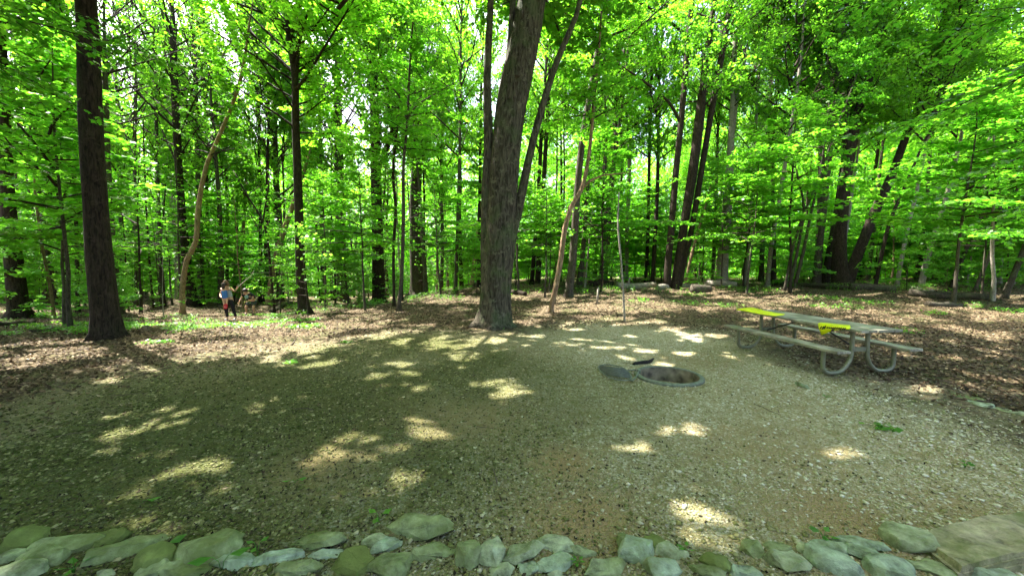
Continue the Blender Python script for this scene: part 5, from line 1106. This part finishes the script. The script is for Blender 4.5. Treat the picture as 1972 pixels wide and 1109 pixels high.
def ell(mb, c, r, n_=14, m_=9, mi=0, fun=None):
    V = []; Fc = []
    for i in range(m_ + 1):
        th = math.pi * i / m_
        for k in range(n_):
            a = 2 * math.pi * k / n_; q = fun(th, a) if fun else 1; V.append(Vector(c) + Vector((r[0] * math.sin(th) * math.cos(a), r[1] * math.sin(th) * math.sin(a), r[2] * math.cos(th))) * q if q == 1 else Vector(c) + Vector((r[0] * math.sin(th) * math.cos(a) * q, r[1] * math.sin(th) * math.sin(a) * q, r[2] * math.cos(th) * q)))
    for i in range(m_):
        for k in range(n_): Fc.append((i * n_ + k, (i + 1) * n_ + k, (i + 1) * n_ + (k + 1) % n_, i * n_ + (k + 1) % n_))
    mb.add(V, Fc, mi)
def fingers(J, E, Rd, hi, hand, d, curl):
    d = Vector(d).normalized(); s_ = d.cross(Vector(curl)).normalized(); c_ = Vector(curl).normalized(); hand = Vector(hand)
    for k in range(4):
        o_ = s_ * (k - 1.5) * .019; L_ = [.065, .075, .07, .055][k]; a = hand + o_ + d * .03; b_ = a + d * L_ * .5 + c_ * .01; e = b_ + d * L_ * .3 + c_ * .03
        n0 = len(J); J.extend([tuple(a), tuple(b_), tuple(e)]); Rd.extend([.010, .009, .007]); E.extend([(hi, n0), (n0, n0 + 1), (n0 + 1, n0 + 2)])
    n0 = len(J); a = hand + s_ * .035; b_ = a + s_ * .025 + c_ * .02 + d * .015; J.extend([tuple(a), tuple(b_)]); Rd.extend([.011, .008]); E.extend([(hi, n0), (n0, n0 + 1)])
# --- adult
PD = on_ground(443, 617); g0 = Vector((PD.x, PD.y, PD.z)); s = g0.y / 16.4 * .985
face = (-.35, -1, -.1)
J = [(0, 0, .95), (0, 0, 1.12), (-.03, -.01, 1.32), (-.07, -.01, 1.46), (-.11, -.02, 1.54), (-.13, -.03, 1.60), (-.135, -.035, 1.70),
     (-.12, 0, .90), (-.13, -.03, .50), (-.12, .02, .10), (-.13, -.10, .045),
     (.12, 0, .90), (.16, .02, .50), (.20, .10, .11), (.20, -.02, .045),
     (-.24, 0, 1.44), (-.34, -.04, 1.20), (-.24, -.17, 1.08), (-.17, -.19, 1.07),
     (.14, 0, 1.44), (.30, -.04, 1.32), (.40, -.06, 1.42), (.455, -.07, 1.47)]
E = [(0, 1), (1, 2), (2, 3), (3, 4), (4, 5), (5, 6), (0, 7), (7, 8), (8, 9), (9, 10), (0, 11), (11, 12), (12, 13), (13, 14), (3, 15), (15, 16), (16, 17), (17, 18), (3, 19), (19, 20), (20, 21), (21, 22)]
Rd = [(.15, .11), (.135, .10), (.15, .10), (.10, .07), .05, .07, .085, .085, .06, .04, .035, .085, .06, .04, .035, .055, .045, .033, .028, .055, .043, .032, .028]
head_extra(J, E, Rd, 6, J[6], 1, face); fingers(J, E, Rd, 18, J[18], (.6, -.2, 0), (0, -.3, .6)); fingers(J, E, Rd, 22, J[22], (.5, 0, .8), (-.2, -1, 0))
J = [(a * s, b_ * s, c * s) for a, b_, c in J]; Rd = [tuple(q * s for q in r_) if hasattr(r_, '__len__') else r_ * s for r_ in Rd]
adult = obj('person', skin_mesh('person', J, E, Rd), M['skin'], None, g0); tag(adult, 'adult in grey shirt and black trousers carrying a child, one arm holding a stick', 'person')
def sub(parent, name, Jx, Ex, Rx, mt, sc_=None):
    sc_ = sc_ or s; me = skin_mesh(name, [(a * sc_, b_ * sc_, c * sc_) for a, b_, c in Jx], Ex, [tuple(q * sc_ for q in r_) if hasattr(r_, '__len__') else r_ * sc_ for r_ in Rx]); return obj(name, me, M[mt], parent)
sub(adult, 'shirt', [(0, 0, .98), (0, 0, 1.14), (-.03, -.01, 1.32), (-.06, -.01, 1.44), (-.21, 0, 1.43), (.13, 0, 1.43)], [(0, 1), (1, 2), (2, 3), (3, 4), (3, 5)], [(.18, .135), (.165, .125), (.17, .12), (.11, .09), .07, .07], 'grey_cloth')
sub(adult, 'trousers', [(0, 0, 1.0), (0, 0, .93), (-.12, 0, .86), (-.13, -.03, .50), (-.12, .02, .13), (.12, 0, .86), (.16, .02, .50), (.20, .10, .14)], [(0, 1), (1, 2), (2, 3), (3, 4), (1, 5), (5, 6), (6, 7)], [(.165, .125), (.165, .12), .10, .075, .055, .10, .075, .055], 'black_cloth')
for q, t_ in (((-.12, .02), (-.14, -.15)), ((.20, .10), (.205, -.06))):
    sub(adult, 'shoe', [(q[0], q[1], .06), ((q[0] + t_[0]) / 2, (q[1] + t_[1]) / 2, .045), (t_[0], t_[1], .035)], [(0, 1), (1, 2)], [.05, .046, .036], 'shoe')
mb = MB(); ell(mb, (-.115 * s, .0, 1.73 * s), (.095 * s, .095 * s, .10 * s)); ell(mb, (-.06 * s, .05 * s, 1.62 * s), (.075 * s, .06 * s, .14 * s)); obj('hair', mb.mesh('hair'), M['hair_brown'], adult)
mb = MB(); f_ = Vector(face).normalized(); sv_ = Vector((-f_.y, f_.x, 0)).normalized(); hc = Vector(J[6])
for k in (-1, 1): ell(mb, hc + f_ * .088 * s + sv_ * k * .03 * s + Vector((0, 0, .005)), (.011, .008, .007), 8, 6)
obj('eyes', mb.mesh('eyes'), M['hair_dark'], adult)
mb = MB(); ell(mb, hc + f_ * .086 * s - Vector((0, 0, .045 * s)), (.022, .008, .006), 8, 6); obj('mouth', mb.mesh('mouth'), M['red_boot'], adult)
# --- carried child, back to us
J = [(-.02, -.20, 1.06), (-.02, -.21, 1.18), (-.03, -.20, 1.34), (-.04, -.19, 1.44), (-.045, -.17, 1.52), (-.045, -.17, 1.61),
     (-.10, -.19, 1.00), (-.05, -.23, .84), (-.03, -.22, .66), (-.03, -.27, .60), (.05, -.19, 1.00), (.06, -.22, .84), (.04, -.20, .67), (.04, -.26, .61),
     (-.14, -.18, 1.40), (-.26, -.12, 1.45), (-.15, .04, 1.48), (.07, -.18, 1.41), (.22, -.16, 1.44), (.02, -.08, 1.50)]
E = [(0, 1), (1, 2), (2, 3), (3, 4), (4, 5), (0, 6), (6, 7), (7, 8), (8, 9), (0, 10), (10, 11), (11, 12), (12, 13), (3, 14), (14, 15), (15, 16), (3, 17), (17, 18), (18, 19)]
Rd = [(.10, .08), (.095, .075), (.10, .075), (.06, .05), .06, .085, .06, .045, .036, .028, .06, .045, .036, .028, .038, .03, .024, .038, .03, .024]
Jn = list(J); En = list(E); Rn = list(Rd); head_extra(Jn, En, Rn, 5, J[5], .95, (.2, 1, 0))
child = obj('person', skin_mesh('person', [(a * s, b_ * s, c * s) for a, b_, c in Jn], En, [tuple(q * s for q in r_) if hasattr(r_, '__len__') else r_ * s for r_ in Rn]), M['skin'], None, g0); tag(child, 'small child in blue top and red boots clinging to the adult\'s chest', 'person')
sub(child, 'dress', [(-.02, -.20, 1.00), (-.02, -.21, 1.12), (-.02, -.21, 1.24), (-.03, -.20, 1.36), (-.11, -.185, 1.39), (.05, -.185, 1.40)], [(0, 1), (1, 2), (2, 3), (3, 4), (3, 5)], [(.15, .10), (.13, .095), (.12, .09), (.12, .085), .055, .055], 'blue_cloth')
for a in ((-.035, 1), (.045, 1)): sub(child, 'boot', [(a[0], -.22, .80), (a[0], -.215, .68), (a[0], -.23, .60), (a[0], -.29, .575)], [(0, 1), (1, 2), (2, 3)], [.05, .046, .046, .036], 'red_boot')
mb = MB(); ell(mb, (-.045 * s, -.19 * s, 1.63 * s), (.095 * s, .09 * s, .10 * s)); ell(mb, (-.04 * s, -.235 * s, 1.53 * s), (.07 * s, .045 * s, .11 * s)); obj('hair', mb.mesh('hair'), M['hair_dark'], child)
# --- stick held
mb = MB(); mb.tube([v * s for v in (Vector((.36, -.07, 1.36)), Vector((.47, -.075, 1.49)), Vector((.75, -.05, 1.74)), Vector((1.05, 0, 2.02)), Vector((1.2, 0, 2.25)))], [.016, .018, .016, .013, .008], 7); mb.tube([v * s for v in (Vector((.52, -.07, 1.53)), Vector((.50, -.07, 1.64)))], [.009, .005], 5)
tag(obj('stick', mb.mesh('stick'), M['bark_pale'], None, g0), 'long pale stick held up slanting right by the adult', 'stick')
# --- boy bending forward
PB = on_ground(480, 607); g1 = PB; s2 = PB.y / 17.0
J = [(.05, .16, .66), (.04, .13, .80), (.0, .03, .93), (-.02, -.05, 1.02), (-.03, -.10, 1.06), (-.04, -.15, 1.12),
     (-.06, .14, .60), (-.17, .04, .36), (-.19, .10, .09), (-.21, -.02, .035), (.16, .16, .60), (.16, .06, .36), (.15, .12, .09), (.16, .0, .035),
     (-.19, -.03, .98), (-.30, -.05, .80), (-.31, -.16, .64), (-.31, -.19, .59), (.17, -.02, .98), (.24, -.02, .78), (.08, -.16, .66), (.02, -.19, .63)]
E = [(0, 1), (1, 2), (2, 3), (3, 4), (4, 5), (0, 6), (6, 7), (7, 8), (8, 9), (0, 10), (10, 11), (11, 12), (12, 13), (3, 14), (14, 15), (15, 16), (16, 17), (3, 18), (18, 19), (19, 20), (20, 21)]
Rd = [(.14, .12), (.15, .12), (.14, .10), (.09, .07), .055, .095, .075, .055, .038, .032, .075, .055, .038, .032, .042, .03, .024, .022, .042, .03, .024, .022]
Jn, En, Rn = list(J), list(E), list(Rd); head_extra(Jn, En, Rn, 5, J[5], 1, (0, -.7, -.7)); fingers(Jn, En, Rn, 17, J[17], (0, -.2, -1), (.3, -1, 0)); fingers(Jn, En, Rn, 21, J[21], (-1, -.2, 0), (0, -.3, .6))
boy = obj('person', skin_mesh('person', [(a * s2, b_ * s2, c * s2) for a, b_, c in Jn], En, [tuple(q * s2 for q in r_) if hasattr(r_, '__len__') else r_ * s2 for r_ in Rn]), M['skin'], None, g1); tag(boy, 'boy in black t-shirt and dark shorts bending forward, looking down', 'person')
sub(boy, 't_shirt', [(.04, .14, .72), (.03, .12, .84), (0, .02, .95), (-.02, -.04, 1.01), (-.18, -.03, .97), (-.25, -.045, .87), (.16, -.02, .97), (.22, -.02, .86)], [(0, 1), (1, 2), (2, 3), (3, 4), (4, 5), (3, 6), (6, 7)], [(.18, .15), (.18, .14), (.17, .125), (.11, .085), .068, .06, .068, .06], 'black_cloth', s2)
sub(boy, 'shorts', [(.05, .16, .72), (.05, .16, .64), (-.07, .13, .56), (-.15, .07, .40), (.16, .15, .56), (.165, .08, .40)], [(0, 1), (1, 2), (2, 3), (1, 4), (4, 5)], [(.175, .14), (.17, .14), .11, .09, .11, .09], 'dark_short', s2)
for q, t_ in (((-.19, .10), (-.22, -.05)), ((.15, .12), (.165, -.03))): sub(boy, 'shoe', [(q[0], q[1], .05), ((q[0] + t_[0]) / 2, (q[1] + t_[1]) / 2, .04), (t_[0], t_[1], .032)], [(0, 1), (1, 2)], [.046, .042, .034], 'black_cloth', s2)
mb = MB(); ell(mb, (-.035 * s2, -.14 * s2, 1.165 * s2), (.105 * s2, .115 * s2, .098 * s2)); obj('hair', mb.mesh('hair'), M['hair_dark'], boy)
mb = MB(); ell(mb, (.0, -.115 * s2, .86 * s2), (.10 * s2, .03 * s2, .09 * s2)); obj('shirt_print', mb.mesh('shirt_print'), M['green_print'], boy)
# ------------------------------------------------------------------ gaps in the crowns where the sun comes through
FLECK = [(410,803,85,14,8),(220,838,35,12,15),(300,822,25,8,10),(385,895,55,16,12),(345,914,35,9,10),(230,918,36,8,12),(275,950,40,9,8),(435,940,20,7,8),(262,1003,46,10,5),(330,1018,48,11,12),
 (640,866,50,20,30),(598,896,32,15,30),(685,838,15,8,0),(720,875,36,12,8),(775,915,22,13,10),(690,950,40,8,8),(648,964,30,8,10),(795,815,22,11,5),(740,812,15,6,0),(725,723,18,7,5),(810,748,27,8,8),(775,702,15,5,0),(790,719,15,4,0),
 (890,686,20,7,0),(875,669,24,5,0),(945,653,24,8,5),(740,645,35,6,5),(620,634,48,6,3),(590,642,30,4,3),(690,628,60,4,3),(590,675,20,6,10),(527,690,20,5,5),(600,705,24,5,8),(640,697,12,4,0),(550,702,16,4,0),(770,660,15,4,0),(840,656,26,4,5),
 (925,740,13,6,0),(960,738,32,7,0),(985,758,26,8,8),(912,755,10,4,0),(550,840,24,7,12),(812,818,22,9,5),(805,833,24,5,0),(850,838,26,5,0),(750,860,14,5,0),
 (1025,652,20,5,0),(1110,658,28,5,-2),(1195,658,48,8,-2),(1300,665,55,6,-3),(1235,673,22,5,0),(1330,681,32,5,-4),(1010,622,26,4,0),(1100,634,16,3,0),(1290,632,22,3,0),(1345,645,40,4,-3),(1435,688,32,9,-15),(1320,828,30,8,-5),(1212,876,26,9,-15),(1245,888,14,6,-10),
 (1350,985,40,13,-10),(1370,1040,62,12,-12),(1450,1037,22,9,-10),(1490,1067,30,12,-15),(1555,1090,16,6,0),(1633,872,28,9,-10),(1025,945,14,5,0),(1780,740,50,8,-5),(1830,733,40,7,-4),(1935,750,62,10,-5),(1865,698,50,9,-8),(1930,712,60,6,-8),
 (1700,612,42,5,-3),(1580,590,30,4,-5),(1650,600,50,5,-3),(1560,645,28,9,-3),(1610,632,25,5,0),(1710,652,40,6,-5),(1765,657,22,4,0),(1870,640,42,6,-10),(1530,572,40,4,0),(1400,572,30,3,0),(1640,637,26,6,-8),(1460,604,24,4,-8),
 (60,690,62,7,6),(150,680,80,8,7),(250,668,70,7,5),(30,706,36,7,4),(215,733,16,6,5),(320,712,26,5,5),(80,660,35,5,5),(320,608,48,8,4),(400,604,50,8,3),(300,617,34,5,0),(450,613,60,10,0),(385,620,60,10,0),(500,612,40,8,0),(485,604,16,5,0),(350,560,14,50,0),(105,590,8,26,0),(560,632,30,4,3),
 (500,625,24,4,3),(560,608,26,4,0),(612,600,26,3,0),(850,580,30,4,0),(902,575,26,4,0),(820,570,34,7,0),(870,557,26,3,0),(1002,570,20,4,0),(1032,565,16,3,0),(1180,578,42,4,0),(1222,570,42,3,0),(870,603,16,4,0),(700,610,40,5,0),(980,645,14,4,0),(1280,705,18,5,0),(1210,690,14,4,0)]
rf_ = random.Random(91)
for k in range(120):
    x_, y_ = rf_.uniform(-40, 2010), rf_.uniform(552, 632)
    if 600 < x_ < 1500 or True: FLECK.append((x_, y_, rf_.uniform(8, 34), rf_.uniform(1.6, 3.6), rf_.uniform(-6, 6)))
for k in range(26): FLECK.append((rf_.uniform(1680, 1980), rf_.uniform(640, 760), rf_.uniform(8, 30), rf_.uniform(2, 5), rf_.uniform(-12, -3)))
for k in range(20): FLECK.append((rf_.uniform(430, 1150), rf_.uniform(650, 960), rf_.uniform(5, 12), rf_.uniform(2, 5), rf_.uniform(0, 12)))
for q in list(FLECK[:130]):
    if q[2] < 10: continue
    for _ in range(3 if q[2] > 24 else 2):
        a_ = rf_.uniform(0, 6.28); d_ = rf_.uniform(1.3, 2.1); FLECK.append((q[0] + math.cos(a_) * q[2] * d_, q[1] + math.sin(a_) * q[3] * d_ * 1.6, q[2] * rf_.uniform(.15, .4), q[3] * rf_.uniform(.25, .5), q[4]))
FL = np.array(FLECK, float)
def in_fleck(P):
    """which world points shade one of the sun flecks on the ground"""
    d = np.array(sun_dir); t = P[:, 2] / d[2]; Q = P - d * t[:, None]
    for _ in range(2): t = (P[:, 2] - gh0(Q[:, 0], Q[:, 1])) / d[2]; Q = P - d * t[:, None]
    Yc = Q[:, 1] * CP - (Q[:, 2] - CAMH) * SP; ok = Yc > .8; Zc = Q[:, 1] * SP + (Q[:, 2] - CAMH) * CP
    px = PW / 2 + F * Q[:, 0] / np.where(ok, Yc, 1); py = PH / 2 - F * Zc / np.where(ok, Yc, 1)
    res = np.zeros(len(P), bool); cand = np.where(ok & (px > -80) & (px < 2050) & (py > 545) & (py < 1109))[0]
    if not len(cand): return res
    x, y = px[cand], py[cand]; nz_ = snoise(Q[cand, 0], Q[cand, 1], 7.0, 61); hit = np.zeros(len(cand), bool)
    for cx, cy_, hw, hh, ti in FL:
        m_ = (np.abs(x - cx) < hw * 1.8 + 6) & (np.abs(y - cy_) < hh * 1.8 + hw * .4 + 6)
        if not m_.any(): continue
        c_, s_ = math.cos(R(ti)), math.sin(R(ti)); dx, dy = x[m_] - cx, -(y[m_] - cy_); a = (dx * c_ + dy * s_) / hw; b_ = (-dx * s_ + dy * c_) / hh
        h_ = hit[m_]; h_ |= (a * a + b_ * b_) < ((1.28 if hw > 28 else 1.45) + 1.15 * nz_[m_]) ** 2; hit[m_] = h_
    res[cand] = hit; return res
bpy.context.view_layer.update()
ncut = 0
for o in [o for o in COL.objects if o.name.split('.')[0] in ('crown', 'bough')]:
    me = o.data; n_ = len(me.vertices); co = np.empty(n_ * 3, np.float32); me.vertices.foreach_get('co', co); co = co.reshape(-1, 3)
    mw = np.array(o.matrix_world); W_ = co @ mw[:3, :3].T + mw[:3, 3]
    npoly = len(me.polygons); mi = np.empty(npoly, np.int32); me.polygons.foreach_get('material_index', mi); ls = np.empty(npoly, np.int32); me.polygons.foreach_get('loop_start', ls); lt = np.empty(npoly, np.int32); me.polygons.foreach_get('loop_total', lt)
    lv = np.empty(len(me.loops), np.int32); me.loops.foreach_get('vertex_index', lv)
    first = lv[ls]; k2 = lv[ls + 2]; ctr = (W_[first] + W_[k2]) / 2; leaf = mi == 0
    kill = np.zeros(npoly, bool); kill[leaf] = in_fleck(ctr[leaf]); e_ = np.linalg.norm(co[lv[ls]] - co[lv[ls + 1]], axis=1); thin = (~leaf) & (e_ < .022); kill[thin] = in_fleck(ctr[thin])
    if kill.sum() < 12: continue
    ncut += 1; keep = ~kill; rn = np.empty(npoly, np.float32); me.attributes['rnd'].data.foreach_get('value', rn)
    lk = np.repeat(keep, lt); nl = lv[lk]; nlt = lt[keep]; nls = np.concatenate([[0], np.cumsum(nlt)[:-1]]).astype(np.int32)
    used = np.zeros(n_, bool); used[nl] = True; rem = np.cumsum(used) - 1
    m2 = bpy.data.meshes.new(me.name); m2.vertices.add(int(used.sum())); m2.vertices.foreach_set('co', co[used].ravel()); m2.loops.add(len(nl)); m2.loops.foreach_set('vertex_index', rem[nl].astype(np.int32))
    m2.polygons.add(len(nls)); m2.polygons.foreach_set('loop_start', nls); m2.update(calc_edges=True)
    for mm in me.materials: m2.materials.append(mm)
    m2.polygons.foreach_set('material_index', mi[keep]); fattr(m2, 'rnd', rn[keep]); o.data = m2
print('crowns thinned', ncut)
